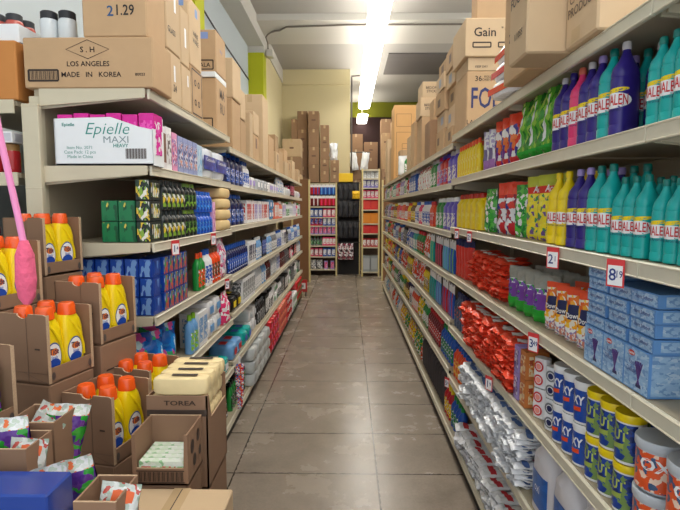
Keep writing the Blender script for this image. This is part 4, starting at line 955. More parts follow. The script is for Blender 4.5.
carton(-1.60, -1.30, 2.56, 2.80, 2.5075, 2.56, 'low pale carton under the white jars', KRAFT2, group=None) if False else None
j2 = jar('whitejar', (215, 222, 226), (40, 42, 48), .15, .04)
for i in range(3): place(j2, (-1.385 + i * .085, 2.43, zup(ZL + .2335) + .001), 0, 'white jar with dark lid beside the handwritten price carton, %s from left' % ordn(i + 1), 'jar', 'white jars with dark lids') if i < 2 else None
# things on the shelves facing the left wall
j3 = jar('redcan', (176, 40, 44), (150, 110, 60), .13, .036)
for i in range(5): place(j3, (-1.55 - i * .076, 2.36, 1.902), 0, 'red tin with gold lid beside the slotted post, %s from right' % ordn(i + 1), 'tin', 'red tins on the far side shelf')
for i in range(4): place(boxpack('whitelid', .08, .1, .05, ink(WHITE), ink((200, 200, 210)), 'box') if 1 else None, (-1.55 - i * .09, 2.36, 2.034), 0, 'small white box on top of the red tins, %s from right' % ordn(i + 1), 'box', 'white boxes on the red tins')
j4 = bottle((40, 24, 30), MAROON, pr('art_dk', [(60, 30, 36), (110, 30, 40), (30, 26, 40)], 40), .2, .032)
for i in range(5): place(j4, (-1.56 - i * .08, 2.36, 1.452), 0, 'dark maroon bottle left of the slotted post, %s from right' % ordn(i + 1), 'bottle', 'dark bottles on the far side shelf')
# right top board
ZR = 2.251
def cr_(pt, z): q = UZ(pt[0], pt[1], z); return q.x, q.y
ax, ay = cr_((526, 53), ZR); bx_, by = cr_((597, 29), ZR)
carton(bx_, 1.17, by, min(by + .215, ay - .006), ZR, ZR + .34, 'large kraft carton with stencilled lines overhanging the right board, nearest', KRAFT2, [('T', 'W', 0, .52, '12/16 OZ\nNET WT\nCARTON\nPRODUCT', .040, (110, 90, 74)), ('P', 'W', -.3, .1, .03, .02, (200, 170, 130))], tape=False)
carton(ax, 1.05, ay, ay + .185, ZR, ZR + .36, 'large kraft carton overhanging the right board, second from near end', KRAFT2, [('T', 'W', 0, .62, 'FOGGS', .05, BK), ('T', 'W', .1, .25, '1/1055', .032, BK)], tape=False)
carton(.66, 1.1, 1.95, 2.24, ZR, ZR + .46, 'tall kraft carton overhanging the right board, third from near end', KRAFT, [('P', 'W', .3, .75, .05, .07, (150, 190, 215)), ('T', 'W', -.1, .4, '24 CT', .05, BK)], tape=False)  # pale blue patch paints the glare on the aisle side
p_rw = softpack('redwhitepack', .26, .20, .072, mat('white_red_film', (232, 232, 236), .12, bump=.5, noise_scale=30, noise_amt=.12), 44, .010, lab=mat('red_band_film', (220, 52, 40), .15), lw=.95, kind='wrapped_pack')
for i in range(3):
    place(p_rw, (.80 + .008 * i, 2.44, ZR + .003 + .080 * i), R(-82 - 4 * i), 'white wrapped pack with red band on right top board, %s of three' % ('lowest', 'middle', 'topmost')[i], 'pack', 'red banded packs on the right board')
fx, fy = .75, 3.30
carton(.745, 1.12, fy, fy + .36, ZR, ZR + .366, 'kraft carton with big navy letters on the right board', KRAFT, [('T', 'S', -.38, .50, 'FOL', .105, (40, 46, 100), 1.7), ('T', 'S', -.62, .86, '36', .045, BK), ('T', 'S', -.2, .87, 'ROLLS PER\nCASE COUNT', .018, BK), ('T', 'S', -.5, .08, 'LAUNDRY', .04, BK)], tape=False)
carton(.75, 1.12, fy, fy + .36, ZR + .368, ZR + .452, 'low kraft carton lying on the navy lettered carton', KRAFT2, [('T', 'S', -.55, .3, 'KEEP DRY', .018, BK), ('P', 'S', .35, .6, .03, .012, (120, 90, 70))], tape=False)
carton(.725, 1.08, fy - .02, fy + .36, ZR + .454, ZR + .70, 'kraft carton with curly dark brand lettering on top of the stack', KRAFT2, [('T', 'S', -.32, .62, 'Gain', .075, BK), ('F', 'S', -.42, .30, .055, .014, BK), ('F', 'S', .38, .30, .04, .014, BK), ('T', 'S', .35, .72, '* #', .03, BK)], tape=False)
carton(.80, 1.0, fy + .02, fy + .16, ZR + .702, ZR + 1.0, 'slim upright kraft carton at the very top of the right stack', KRAFT, tape=False)
carton(1.02, 1.12, fy + .02, fy + .2, ZR + .702, ZR + .95, 'second slim kraft carton at the top of the right stack', KRAFT2, tape=False)
z = 2.201
rnd2 = random.Random(8)
for c_, (ya, yb) in enumerate(((3.72, 4.02), (4.05, 4.40))):
    zz = z
    for k in range(5):
        hh = (.13, .17, .15, .12, .16)[(k + c_) % 5] if c_ == 0 else (.17, .14, .18, .13, .12)[k]
        carton(.735 + rnd2.uniform(0, .04), 1.15, ya, yb, zz, zz + hh, 'kraft carton beyond the navy lettered one, column %s, %s up' % (('one', 'two')[c_], ordn(k + 1)), (KRAFT, KRAFT2)[k % 2], [('P', 'W', rnd2.uniform(-.4, .4), .5, .05, .03, (150, 160, 180) if k % 2 else (110, 84, 64))], rz=rnd2.uniform(-2, 2)); zz += hh + .002
for (ya, yb, x0, z0, h, lab, m) in (
    (4.75, 5.05, .745, 0, .36, 'brown upright carton with a white top on the right board', KRAFT3), (4.76, 5.0, .78, .362, .20, 'small kraft carton standing on the brown upright one', KRAFT),
    (5.35, 5.7, .755, 0, .50, 'kraft carton under the wide pair on the right board', KRAFT), (5.35, 5.7, .74, .502, .20, 'lower wide kraft carton of a pair high on the right', KRAFT2), (5.36, 5.7, .76, .704, .17, 'upper wide kraft carton of a pair high on the right', KRAFT2),
    (5.9, 6.2, .75, 0, .55, 'narrow kraft carton past the wide pair', KRAFT), (6.35, 6.7, .76, 0, .45, 'kraft carton leaning height past the narrow one', KRAFT2),
    (7.7, 8.0, .77, 0, .42, 'small kraft carton before the tall panel carton', KRAFT), (8.5, 9.0, .75, 0, 1.28, 'very tall orange kraft carton with a folded panel', mat('kraft_orange', (206, 158, 100), .7, noise_scale=6, noise_amt=.05)),
    (9.6, 10.0, .80, 0, .7, 'kraft carton past the very tall one', KRAFT), (10.3, 10.8, .78, 0, .95, 'last tall kraft carton on the right board', KRAFT2)):
    pp = [('T', 'S', -.5, .5, 'BEDORE\nSTICKS', .035, BK)] if 'pair' in lab else [('F', 'S', -.2, .35, .12, .35, (150, 110, 70)), ('F', 'S', -.2, .8, .12, .1, (150, 110, 70))] if 'panel' in lab else ()
    carton(x0, 1.15, ya, yb, z + z0, z + z0 + h, lab, m, pp, tape='panel' not in lab)
sheet = pouch('foampack', .2, .26, .05, mat('white_foam', (240, 243, 246), .5), 50, crump=.01)
place(sheet, (.80, 7.2, 2.203), R(-20), 'white wrapped pack before the very tall carton on right board', 'pack')
place(generic('bottle', GREEN, WHITE)[0], (.79, 6.95, 2.203), 0, 'green bottle beside the white wrapped pack on right board', 'bottle')

# ------------------------------------------------------------------ near left stacks of display trays
def poly(b, pts, off, m, mside=None):
    n = len(pts); k0 = len(b.v); o = Vector(off)
    for p in pts: b.v.append(tuple(p))
    for p in pts: b.v.append(tuple(Vector(p) + o))
    b.face([k0 + k for k in range(n)], m); b.face([k0 + n + k for k in reversed(range(n))], m)
    for k in range(n):
        k2 = (k + 1) % n; b.face((k0 + k2, k0 + k, k0 + n + k, k0 + n + k2), mside or m)
TRB = mat('tray_board', (142, 112, 90), .8, .2, var=.06, noise_scale=10, noise_amt=.06)
def tray_mesh(W, D, H, lip=.22):
    b = MB(); t = .006
    b.box((0, 0, t / 2), (W, D, t), TRB)
    b.box((0, D / 2 - t / 2, H / 2), (W, t, H), TRB)
    b.box((0, -D / 2 + t / 2, H * lip / 2), (W, t, H * lip), TRB)
    for s in (-1, 1):
        x = s * (W / 2) - (t if s > 0 else 0)
        pts = [(x, -D / 2, 0), (x, -D / 2, H - .004), (x, -D / 2 + .012, H), (x, -.030, H)]
        pts += [(x, .024 * math.cos(a) - .004, H - .016 * math.sin(a)) for a in [R(180 - k * 30) for k in range(7)]]
        pts += [(x, D / 2, H), (x, D / 2, 0)]
        poly(b, pts, (t, 0, 0), TRB, KRAFT_EDGE)
        b.box((s * (W / 2 - .006), -D / 2 - .0008, H / 2), (.012, .0016, H * .99), KRAFT_EDGE)
    return b
def tray_marks(W, D, H):
    b = MB()
    for s in (-1, 1):
        x = s * (W / 2 + .0008)
        for (ya, yb, za, zb) in ((-.02, -.018, 0, H), (-D / 2 + .004, D / 2, .035, .036)): b.box((x, (ya + yb) / 2, (za + zb) / 2), (.0008, yb - ya, zb - za), ink((112, 86, 68)))
        b.box((x, -D * .3, H * .5), (.0008, .02, .005), INK_D)
        k = len(b.v); b.v += [(x, 0, .035), (x, .003, .035), (x, -D / 2 + .003, .001), (x, -D / 2, .001)]; b.face((k, k + 1, k + 2, k + 3), ink((100, 76, 60)))
        n = 14; k = len(b.v)
        for i in range(n): b.v.append((x, D * .25 + .010 * math.cos(2 * math.pi * i / n), .024 + .010 * math.sin(2 * math.pi * i / n)))
        b.face([k + i for i in range(n)], ink((40, 30, 26)))
    for s in (-1, 1):
        n = 16; k = len(b.v)
        for i in range(n): b.v.append((s * W * .40 + .008 * math.cos(2 * math.pi * i / n), -D / 2 - .002, H * .1 + .014 * math.sin(2 * math.pi * i / n)))
        b.face([k + i for i in range(n)], ink((84, 74, 70)))
    return b
TW, TD, TH = .208, .20, .236
ME_T = tray_mesh(TW, TD, TH).mesh('tray_board'); ME_TM = tray_marks(TW, TD, TH).mesh('printing')
ME_C = MB().box((0, 0, .1165), (TW, TD, .233), TRB).mesh('carton', .004)
TH_ = R(76); UV = Vector((math.cos(TH_), math.sin(TH_), 0)); VV = Vector((-math.sin(TH_), math.cos(TH_), 0))
tb = tide_bottle()
def det_tray(px, py, Y, which, bottles=True, far=False, under=9, what='yellow detergent bottles'):
    c = UY(px, py, Y)
    if far: c = c - UV * TW
    ctr = c + UV * TW / 2 + VV * TD / 2
    r = empty('display_tray', ctr, TH_); tag(r, 'brown cardboard tray of %s, ' % what + which, 'tray', 'cardboard trays of yellow detergent')
    bo = link('tray_board', ME_T, r); link('printing', ME_TM, bo)
    if bottles:
        for i in range(2):
            for q in range(2):
                p = ctr + UV * ((i - .5) * .098) - VV * (.046 - q * .09); p.z += .0075
                place(tb, p, TH_ + R(rnd.uniform(-4, 4)), 'yellow detergent bottle, orange cap, %s %s, tray %s' % (('near', 'far')[i], ('front', 'back')[q], which), 'detergent bottle', 'yellow detergent bottles in trays')
    z = ctr.z - .0015; k = 0
    while z > .236 and k < under:
        z -= .236; k += 1
        cc = empty('cardboard_box', (ctr.x, ctr.y, z), TH_); tag(cc, 'closed brown case, %s below the tray %s' % (ordn(k), which), 'carton', 'closed cases under the detergent trays')
        b2 = link('carton', ME_C, cc)
        ln = MB()
        for s in (-1, 1): ln.box((s * TW / 2, 0, .12), (.0016, TD * .5, .003), INK_D).box((s * TW / 2, -.02, .09), (.0016, .05, .006), INK_D)
        ln.box((-.03, -TD / 2, .13), (.10, .0016, .006), INK_D).box((-.02, -TD / 2, .10), (.07, .0016, .004), INK_D)
        link('printing', ln.mesh('printing'), b2)
    if z > .01:
        cc = empty('cardboard_box', (ctr.x, ctr.y, 0), TH_); tag(cc, 'low brown case on the floor under the tray ' + which, 'carton', 'closed cases under the detergent trays')
        link('carton', MB().box((0, 0, z / 2 - .001), (TW, TD, z - .002), TRB).mesh('carton', .004), cc)
    return ctr
det_tray(45, 276, 2.04, 'beside the slotted post')
det_tray(101, 345, 1.875, 'beside the blue boxes')
det_tray(49, 385, 1.645, 'halfway up the left edge')
det_tray(114, 466, 1.63, 'nearest the soap carton')
det_tray(43, 302, 1.90, 'highest at left edge', far=True)
det_tray(151, 430, 1.90, 'behind the cream bundles')
def open_box(name, x0, x1, y0, y1, z0, z1, label, m=TRB, cut=None, t=.005, cutside=None, rz=0):
    w, d, h = x1 - x0, y1 - y0, z1 - z0
    b = MB().box((0, 0, t / 2), (w, d, t), m)
    b.box((0, d / 2 - t / 2, h / 2), (w, t, h), m)
    if cut is None: b.box((0, -d / 2 + t / 2, h / 2), (w, t, h), m)
    else:
        b.quadprism([(-w / 2, 0), (w / 2, 0), (w / 2, h), (w * .44, h), (w * .42, h * cut), (-w * .42, h * cut), (-w * .44, h), (-w / 2, h)], -d / 2, -d / 2 + t, m)
    b.box((-w / 2 + t / 2, 0, h / 2), (t, d - 2 * t, h), m)
    if cutside is None: b.box((w / 2 - t / 2, 0, h / 2), (t, d - 2 * t, h), m)
    else: poly(b, [(w / 2 - t, -d / 2, 0), (w / 2 - t, -d / 2, h), (w / 2 - t, -d / 2 + .02, h), (w / 2 - t, -d / 2 + .05, h * cutside), (w / 2 - t, d / 2, h * cutside), (w / 2 - t, d / 2, 0)], (t, 0, 0), m, KRAFT_EDGE)
    b.box((0, -d / 2 + t / 2, (h if cut is None else h * cut) + .0006), (w * .84 if cut else w, t, .0012), KRAFT_EDGE); b.box((0, d / 2 - t / 2, h + .0006), (w, t, .0012), KRAFT_EDGE)
    r = empty(name, ((x0 + x1) / 2, (y0 + y1) / 2, z0), R(rz)); tag(r, label, 'box')
    link('tray_board', b.mesh('tray_board'), r); return r
def base_case(x0, x1, y0, y1, ztop, label, n=3):
    h = ztop / n
    for k in range(n): carton(x0 + .002, x1 - .002, y0 + .002, y1 - .002, k * h + .001, (k + 1) * h - .001, '%s, %s from the floor' % (label, ordn(k + 1)), TRB, tape=False, group='plain cases under the near left displays')
# green soap carton
def fr(pxl, pxr, pyt, Y): a = UY(pxl, pyt, Y); b = UY(pxr, pyt, Y); return a.x, b.x, a.z
sx0, sx1, sz1 = fr(131, 187, 435, 1.45); sz0 = UY(150, 485, 1.45).z; sc_ = (sx0 + sx1) / 2
r = open_box('soap_carton', sx0, sx1, 1.45, 1.60, sz0, sz1, 'open brown carton of pale green soap boxes with barcode front', TRB, cut=.33)
bo = r.children[0]; bc = MB()
for k in range(30): bc.box((-.066 + k * .0046, -.0758, .026), (.0016 + .0012 * ((k * 5) % 3), .0008, .030), INK_D)
bc.box((0, -.0756, .008), (.145, .0008, .003), INK_D).box((0, -.0756, .044), (.145, .0008, .003), INK_D); link('barcode', bc.mesh('barcode'), bo)
sp = MB()
for (cy, cz, rr) in ((-.03, .10, .022), (.03, .11, .02), (-.01, .05, .02), (.045, .055, .016)):
    k = len(sp.v); n = 16
    for i in range(n): sp.v.append(((sx1 - sx0) / 2 + .0008, cy + rr * .8 * math.cos(6.283 * i / n), cz + rr * math.sin(6.283 * i / n)))
    sp.face([k + i for i in range(n)], INK_D)
link('printing', sp.mesh('printing'), bo)
p_soap = boxpack('greensoap', .138, .026, .062, pr('art_soap_top', [(226, 236, 224), (214, 232, 210), (230, 238, 230), (150, 200, 150)], 40, .35), pr('art_soap', [(150, 205, 140), (196, 226, 190), (230, 240, 228), (214, 70, 60), (150, 205, 140)], 60, .3), 'soap_box', (.03, .97, .1, .75))
for k in range(5):
    o = place(p_soap, (sc_, 1.473 + k * .0265, sz0 + .0065), 0, 'pale green soap box standing in the barcode carton, %s from the front' % ordn(k + 1), 'box', 'pale green soap boxes')
base_case(sx0, sx1, 1.45, 1.60, sz0 - .001, 'brown case under the green soap carton')
# light brown carton in front
cx0, cx1, cz1 = fr(133, 233, 488, 1.442)
carton(cx0, cx1, 1.19, 1.442, .70, cz1, 'light brown carton with taped seam in front of the soap carton', KRAFT2, [('T', 'S', -.3, .5, 'UP', .05, BK)], group=None)
base_case(cx0, cx1, 1.19, 1.442, .699, 'brown case under the light carton', 3)
# cream bundles
r = open_box('bundle_carton', -.668, -.466, 1.63, 1.885, .80, 1.12, 'tall brown carton with dark printed band holding cream bundles', TRB, cutside=.72)
pb = MB().box((0, -.1282, .262), (.20, .0012, .022), ink((74, 60, 52)))
pb.text('TOREA', lambda x, y: (.01 + x * .033, -.1286, .295 + y * .022), INK_D, .02); link('printing', pb.mesh('printing'), r.children[0])
p_cb = softpack('creambag', .184, .062, .056, mat('cream_film', (232, 210, 160), .5, bump=.2, noise_scale=25, noise_amt=.07), 90, .003, kind='napkin_bundle', ex=5)
p_cb.parts.append(('label', MB().box((.01, 0, .0605), (.085, .016, .0015), ink((70, 60, 54))), 0))
for la in range(4):
    for k in range(4):
        z = .808 + la * .062 if la < 3 else 1.124
        if la == 2: z = 1.124 - .062 + .004 if False else .932
        x = -.567 + (.012 if la == 3 else 0.0)
        place(p_cb, (x, 1.672 + k * .0595 if la < 3 else 1.655 + k * .064, z + (.056 if la == 2 else 0) * 0), R(rnd.uniform(-1, 1)), 'cream wrapped bundle with dark label, %s layer, %s from the front' % (ords[la], ordn(k + 1)), 'napkins', 'cream bundles in the tall brown carton', tilt=None) if True else None
for k in range(4):
    place(p_cb, (-.567, 1.672 + k * .0595, 1.0), 0, 'cream wrapped bundle with dark label, just under the rim layer, %s from the front' % ordn(k + 1), 'napkins', 'cream bundles in the tall brown carton')
    place(p_cb, (-.567, 1.672 + k * .0595, 1.0625), 0, 'cream wrapped bundle with dark label, level with the rim, %s from the front' % ordn(k + 1), 'napkins', 'cream bundles in the tall brown carton')
base_case(-.668, -.466, 1.63, 1.885, .799, 'brown printed case under the cream bundles', 2)
# bags in open trays, bottom left
p_pg = pouch('purplegreen', .11, .19, .045, pr('art_pg', [(60, 170, 60), (110, 60, 150), (40, 150, 50), (90, 50, 140)], 22, .15, bump=.4), 61, crump=.008, bands=[(.82, 1, 0, 1, pr('art_pg_top', [(220, 224, 222), (236, 120, 70), (200, 214, 200), (226, 228, 230), (232, 234, 236), (190, 200, 196)], 50, .2)), (.0, .2, 0, 1, GRN), (.3, .55, .3, .75, ink((60, 50, 130)))])
p_wo = pouch('whiteorange', .085, .15, .03, pr('art_wo', [(214, 220, 214), (230, 234, 232), (224, 228, 226), (200, 90, 80), (190, 205, 195), (206, 214, 208), (176, 196, 180)], 40, .15, bump=.4), 63, crump=.006, bands=[(.72, .88, .3, .85, ink((236, 110, 60))), (0, .1, 0, 1, GRN)])
def tray_of(x0, x1, y0, y1, zt, h, label, items, cut=None):
    open_box('display_tray', x0, x1, y0, y1, zt - h, zt, label, TRB, cut)
    base_case(x0, x1, y0, y1, zt - h - .0005, 'brown case under ' + label.split(' holding')[0].split(' of ')[0], 4)
    for (p, x, y, dz, rz, ry, lab) in items: place(p, (x, y, zt - h + .008 + dz), R(rz), lab, 'bag', tilt=(0, R(ry)))
tray_of(-.93, -.79, 1.19, 1.30, 1.149, .15, 'front brown tray of white and orange packets holding one upright', [
    (p_wo, -.835, 1.235, .0, 15, 10, 'white and orange packet standing inside the front brown tray'), (p_pg, -.875, 1.27, -.0, 5, -5, 'purple and green bag low inside the front brown tray')])
tray_of(-.93, -.796, 1.32, 1.452, 1.16, .22, 'brown tray behind the front one, holding a leaning bag', [
    (p_pg, -.845, 1.40, .04, 35, 14, 'purple and green bag with white top leaning in the rear tray'), (p_wo, -.90, 1.355, .08, 5, 30, 'white packet with orange tip, leaning right in the rear tray'), (p_wo, -.915, 1.41, .09, 5, 30, 'white packet with orange tip at the left picture edge')])
tray_of(-.600, -.505, 1.05, 1.165, 1.10, .15, 'small brown tray in the bottom foreground of mixed bags', [
    (p_wo, -.545, 1.10, .01, 10, 12, 'white and orange packet alone in the small foreground tray')])
tray_of(-.775, -.62, 1.175, 1.295, 1.00, .10, 'low brown tray of upright purple and green bags', [
    (p_pg, -.735, 1.215, .0, 20, -10, 'purple and green bag left of its pair beside the blue box'), (p_pg, -.68, 1.255, .0, 10, -12, 'purple and green bag right of its pair beside the blue box')])
tray_of(-1.16, -.90, 1.41, 1.60, 1.345, .14, 'brown tray of dark green bags at the far left edge', [
    (p_pg, -.965, 1.47, .0, 10, -12, 'dark green and purple bag in the tray at the left edge')]) if False else None
c7 = det_tray(18, 422, 1.46, 'lowest at left edge', bottles=False, far=True, what='dark green bags')
place(p_pg, (c7.x + .055, c7.y + .02, c7.z + .008), TH_ - R(10), 'dark green and purple bag in the tray at the left edge', 'bag', tilt=(0, 0))
carton(-.93, -.657, 1.05, 1.155, .90, 1.115, 'glossy royal blue box in the bottom left corner', mat('royal_blue', (24, 62, 150), .25, coat=.3), [('T', 'S', .1, .6, 'O', .12, (16, 40, 110))], tape=False, group=None, name='product_box')
base_case(-.93, -.657, 1.05, 1.155, .899, 'brown case under the royal blue box', 3)
# pink dusters hanging near the lens at the left
def duster(x, y, zt, L, label, rr=.026):
    r = empty('cleaning_brush', (x, y, zt - L)); tag(r, label, 'brush', 'pink brushes hanging at the left edge')
    pk = mat('pink_plastic', (232, 140, 190), .3); b = MB()
    b.tube([(0, 0, .10), (-.006, 0, L * .4), (-.03, 0, L * .8), (-.04, 0, L)], .0055, pk, 10); link('handle', b.mesh('handle'), r)
    h = MB().loft([(0, 0, 0, .006, .006, 2), (.012, 0, 0, rr * .8, rr * .8, 2), (.04, 0, 0, rr, rr, 2), (.085, 0, 0, rr * .9, rr * .9, 2), (.11, 0, 0, rr * .4, rr * .4, 2)], mat('pink_foam', (226, 96, 130), .9, noise_scale=60, noise_amt=.25, bump=.8), 18); link('brush_head', h.mesh('head'), r)
    w = MB().tube([(-.04, 0, L - .005), (-.04, 0, L + .03), (-.06, 0, L + .04), (-.3, 0, L + .04)], .002, mat('chrome_wire', (190, 190, 190), .3, metal=1), 6); link('hook', w.mesh('hook'), r)
duster(-.553, .86, 1.93, .355, 'pink cleaning brush hanging at the left edge near the lens', .0165)
# clip strip of packets by the left lower shelf
p_cl = pouch('clippk', .07, .085, .015, pr('art_clip', [(220, 50, 50), (236, 236, 240), (60, 110, 190), (235, 110, 60)], 50, .2), 71, crump=.003)
for k in range(4): place(p_cl, (-.862, 3.95, .52 - .10 - k * .092), R(20 + 15 * k), 'small red white blue packet hanging on the clip strip, %s down' % ordn(k + 1), 'packet', 'packets on the clip strip')
tag(link('clip_strip', MB().box((0, 0, -.2), (.018, .002, .44), ink(WHITE)).mesh('strip'), None, (-.870, 3.985, .535), R(20)), 'white clip strip hanging from the left lower shelf edge', 'strip')
# price cards
def pricecard(x, y, z, label, face, s1, s2, w=.052, h=.075, tilt=0):
    r = empty('price_card', (x, y, z - h), R(face)); tag(r, label, 'price card')
    link('card', MB().box((0, 0, h / 2), (w, .0012, h), ink((214, 60, 64))).box((0, -.0008, h * .42), (w * .82, .0008, h * .72), ink(WHITE)).mesh('card'), r)
    t = MB().text(s1, lambda a, b: (-w * .14 + a * h * .62, -.0016, h * .42 + b * h * .62), ink((40, 60, 130)), .01)
    t.text(s2, lambda a, b: (w * .22 + a * h * .30, -.0016, h * .46 + b * h * .36), ink((40, 60, 130)), .01); link('lettering', t.mesh('lettering'), r)
def card_on(side, lvl, px, label, s1, s2, **k):
    x = (XR - .020) if side == 'right' else (XL + .020); y = YP(px, x)
    pricecard(x - (.012 if side == 'right' else -.012), y, levz(side, lvl, y) - .002, label, -62 if side == 'right' else 62, s1, s2, **k)
card_on('right', 2, 623, 'red and white price card above the blue boxes, right shelf', '8', '19')
card_on('right', 2, 558, 'red and white price card above the orange pouches, right shelf', '2', '1')
card_on('right', 3, 541, 'red and white price card above the double discs, right shelf', '3', '49')
card_on('right', 2, 472, 'small white price card under the yellow jugs', '2', '9', w=.04, h=.065)
card_on('right', 2, 459, 'small white price card under the violet jug', '3', '9', w=.04, h=.065)
card_on('right', 4, 496, 'white price card above the white packet pile', '1', '9', w=.05)
card_on('left', 2, 172, 'red and white price card above the blue soap boxes', '1', '4')
card_on('left', 2, 211, 'white price card under the cream bundles on the left', '1', '9', w=.045)
card_on('left', 3, 224, 'white price card on the fourth left shelf rail', '2', '9', w=.045)
card_on('right', 5, 452, 'white price card on the sixth right shelf rail', '5', '9', w=.05)

# ------------------------------------------------------------------ far end of the shop
def rack(x0, x1, y0, depth, h, shelves, label):
    r = empty('shelving_unit', ((x0 + x1) / 2, y0 + depth / 2, 0)); tag(r, label, 'shelving'); w = x1 - x0
    for s in (-1, 1): link('upright', MB().box((s * (w / 2 - .02), -depth / 2 + .02, h / 2), (.04, .04, h), mat('rack_cream', (214, 196, 140), .5)).mesh('upright'), r)
    link('back_panel', MB().box((0, depth / 2 - .01, h / 2), (w, .02, h), mat('rack_back', (90, 70, 56), .7)).mesh('back'), r)
    for z in shelves: link('shelf', MB().box((0, 0, z - .015), (w - .01, depth - .03, .03), STEEL).mesh('shelf'), r)
YB = 13.0
ZA = [.17, .50, .78, 1.07, 1.29, 1.51, 1.78]
rack(-1.05, -.28, YB, .4, 2.38, ZA + [2.36], 'narrow cream rack of small products at the far left end')
far_sets = [('bag', GREY, WHITE), ('box', PINK, WHITE), ('round', GREY, GREEN), ('box', LILAC, PINK), ('box', RED, BLUE), ('box', BLUE, WHITE)]
for i, z in enumerate(ZA[:6]):
    p, look, cat = generic(*far_sets[i]); n = int(.66 / (p.w + .01)); n2 = n
    for k in range(n):
        if k >= n // 2: pp, lk, ct = generic(*far_sets[(i * 2 + 3) % 6])
        else: pp, lk, ct = p, look, cat
        place(pp, (-.98 + (k + .5) * .66 / n, YB + .12, z + .001), 0, '%s on far left rack, level %s, %s from left' % (lk, ords[i], ordn(k + 1)), ct, 'small products on the far left rack', low=True)
for row in range(2):
    for k in range(7):
        c, c2 = [(RED, BLUE), (BLUE, LBLUE)][(k > 2)] if row else [(MAROON, WHITE), (RED, PINK)][(k > 2)]
        place(generic('hang', c, c2)[0], (-.97 + k * .10, YB + .03 + .0, 1.80 + row * .28), 0, '%s carded pack hung on far left rack, %s row, %s from left' % (NAMES[c], ('lower', 'upper')[row], ordn(k + 1)), 'carded pack', 'carded packs on the far left rack', low=True)
rack(.34, .80, YB - .1, .42, 2.72, [.12, .75, 1.10, 1.35, 1.70, 1.98, 2.25, 2.48, 2.70], 'narrow cream rack of red boxes at the far right end')
FB = [(.12, 'grey lidded crate', boxpack('greycrate', .19, .3, .4, ink((150, 156, 160)), ink((176, 180, 184)), 'crate'), 2), (.75, 'red and white striped pack', generic('box', RED, WHITE)[0], 4),
      (1.10, 'bright red box', boxpack('redbox', .20, .3, .2, ink((206, 36, 40)), ink((214, 50, 50)), 'box'), 2), (1.35, 'orange box', boxpack('orbox', .20, .3, .26, ink((220, 130, 30)), ink((226, 140, 40)), 'box'), 2),
      (1.70, 'scarlet box', boxpack('redbox2', .20, .3, .24, ink((206, 36, 40)), ink((214, 60, 50)), 'box'), 2), (1.98, 'pink packet', generic('box', PINK, WHITE)[0], 4), (2.25, 'violet packet', generic('box', VIOLET, WHITE)[0], 4), (2.48, 'white packet', generic('box', WHITE, SILVER)[0], 4)]
for z, lk, p, n in FB:
    for k in range(n): place(p, (.37 + (k + .5) * .40 / n, YB + .1, z + .001), 0, '%s on far right rack, %s from left' % (lk, ordn(k + 1)), 'box', lk + ' row on the far right rack', low=True)
# hanging dark goods between the racks, on a frame of rails
r = empty('hanging_rail', (.02, YB + .25, 0)); tag(r, 'tall dark frame of rails carrying hanging goods between the racks', 'rail'); FM = mat('dark_metal', (50, 48, 48), .4)
for s in (-1, 1): link('post', MB().box((s * .28, 0, 1.2), (.03, .03, 2.4), FM if s < 0 else mat('rack_cream', (214, 196, 140), .5)).mesh('post'), r)
for z in (.85, 1.4, 1.95, 2.38): link('rail', MB().box((0, -.02, z), (.56, .03, .02), FM).mesh('rail'), r)
link('backing', MB().box((0, .06, 1.2), (.58, .02, 2.4), mat('black_board', (30, 28, 30), .8)).mesh('backing'), r)
def bagh(key, m, w, h): return pouch(key, w, h, .08, m, len(P), crump=.02, kind='hanging_bag', header=.02)
bb = bagh('blackbag', mat('black_cloth', (42, 42, 48), .6, noise_scale=20, noise_amt=.3), .14, .42)
ww = bagh('whitemitt', pr('art_mitt', [(220, 210, 214), (150, 40, 70), (230, 226, 230), (60, 50, 60)], 14), .14, .42)
for lv, (zt, p, n, lk) in enumerate(((2.38, bb, 4, 'black cloth bag'), (1.95, bb, 4, 'black cloth bag'), (1.40, bb, 4, 'black cloth bag'), (.85, ww, 3, 'white and maroon cloth bundle'))):
    for k in range(n): place(p, (-.20 + k * .135, YB + .14, zt - .44), R(4), '%s hung between the far racks, rail %s, %s from left' % (lk, ords[lv], ordn(k + 1)), 'bag', lk + 's between the far racks', low=True)
yb_ = carton(-.24, .12, YB + .1, YB + .4, 2.401, 2.62, 'yellow box on top of the dark hanging frame', ink((236, 196, 30)), tape=False, group=None, name='storage_box')
for k in range(2): place(bagh('yellowglove', ink((236, 190, 30)), .12, .2), (.17 + k * .07, YB + .06, 1.97), 0, 'yellow glove pack beside the black bags, %s' % ('left one', 'right one')[k], 'glove pack', low=True)
# brown end panels of the long shelf runs
for nm, x0, x1, y0, lab in (('end_panel', -1.3, -.90, 11.9, 'brown end panel past the left shelf run'), ('end_panel', .82, 1.2, 12.2, 'brown end panel past the right shelf run')):
    r = empty(nm, ((x0 + x1) / 2, y0, 0)); tag(r, lab, 'panel')
    link('panel', MB().box((0, .02, 1.2), (x1 - x0, .03, 2.4), mat('brown_board', (128, 88, 56), .7, noise_scale=6, noise_amt=.08)).mesh('panel'), r)
    for s in (-1, 1): link('edge_post', MB().box((s * (x1 - x0) / 2, 0, 1.2), (.04, .05, 2.4), mat('rack_cream', (214, 196, 140), .5)).mesh('edge'), r)
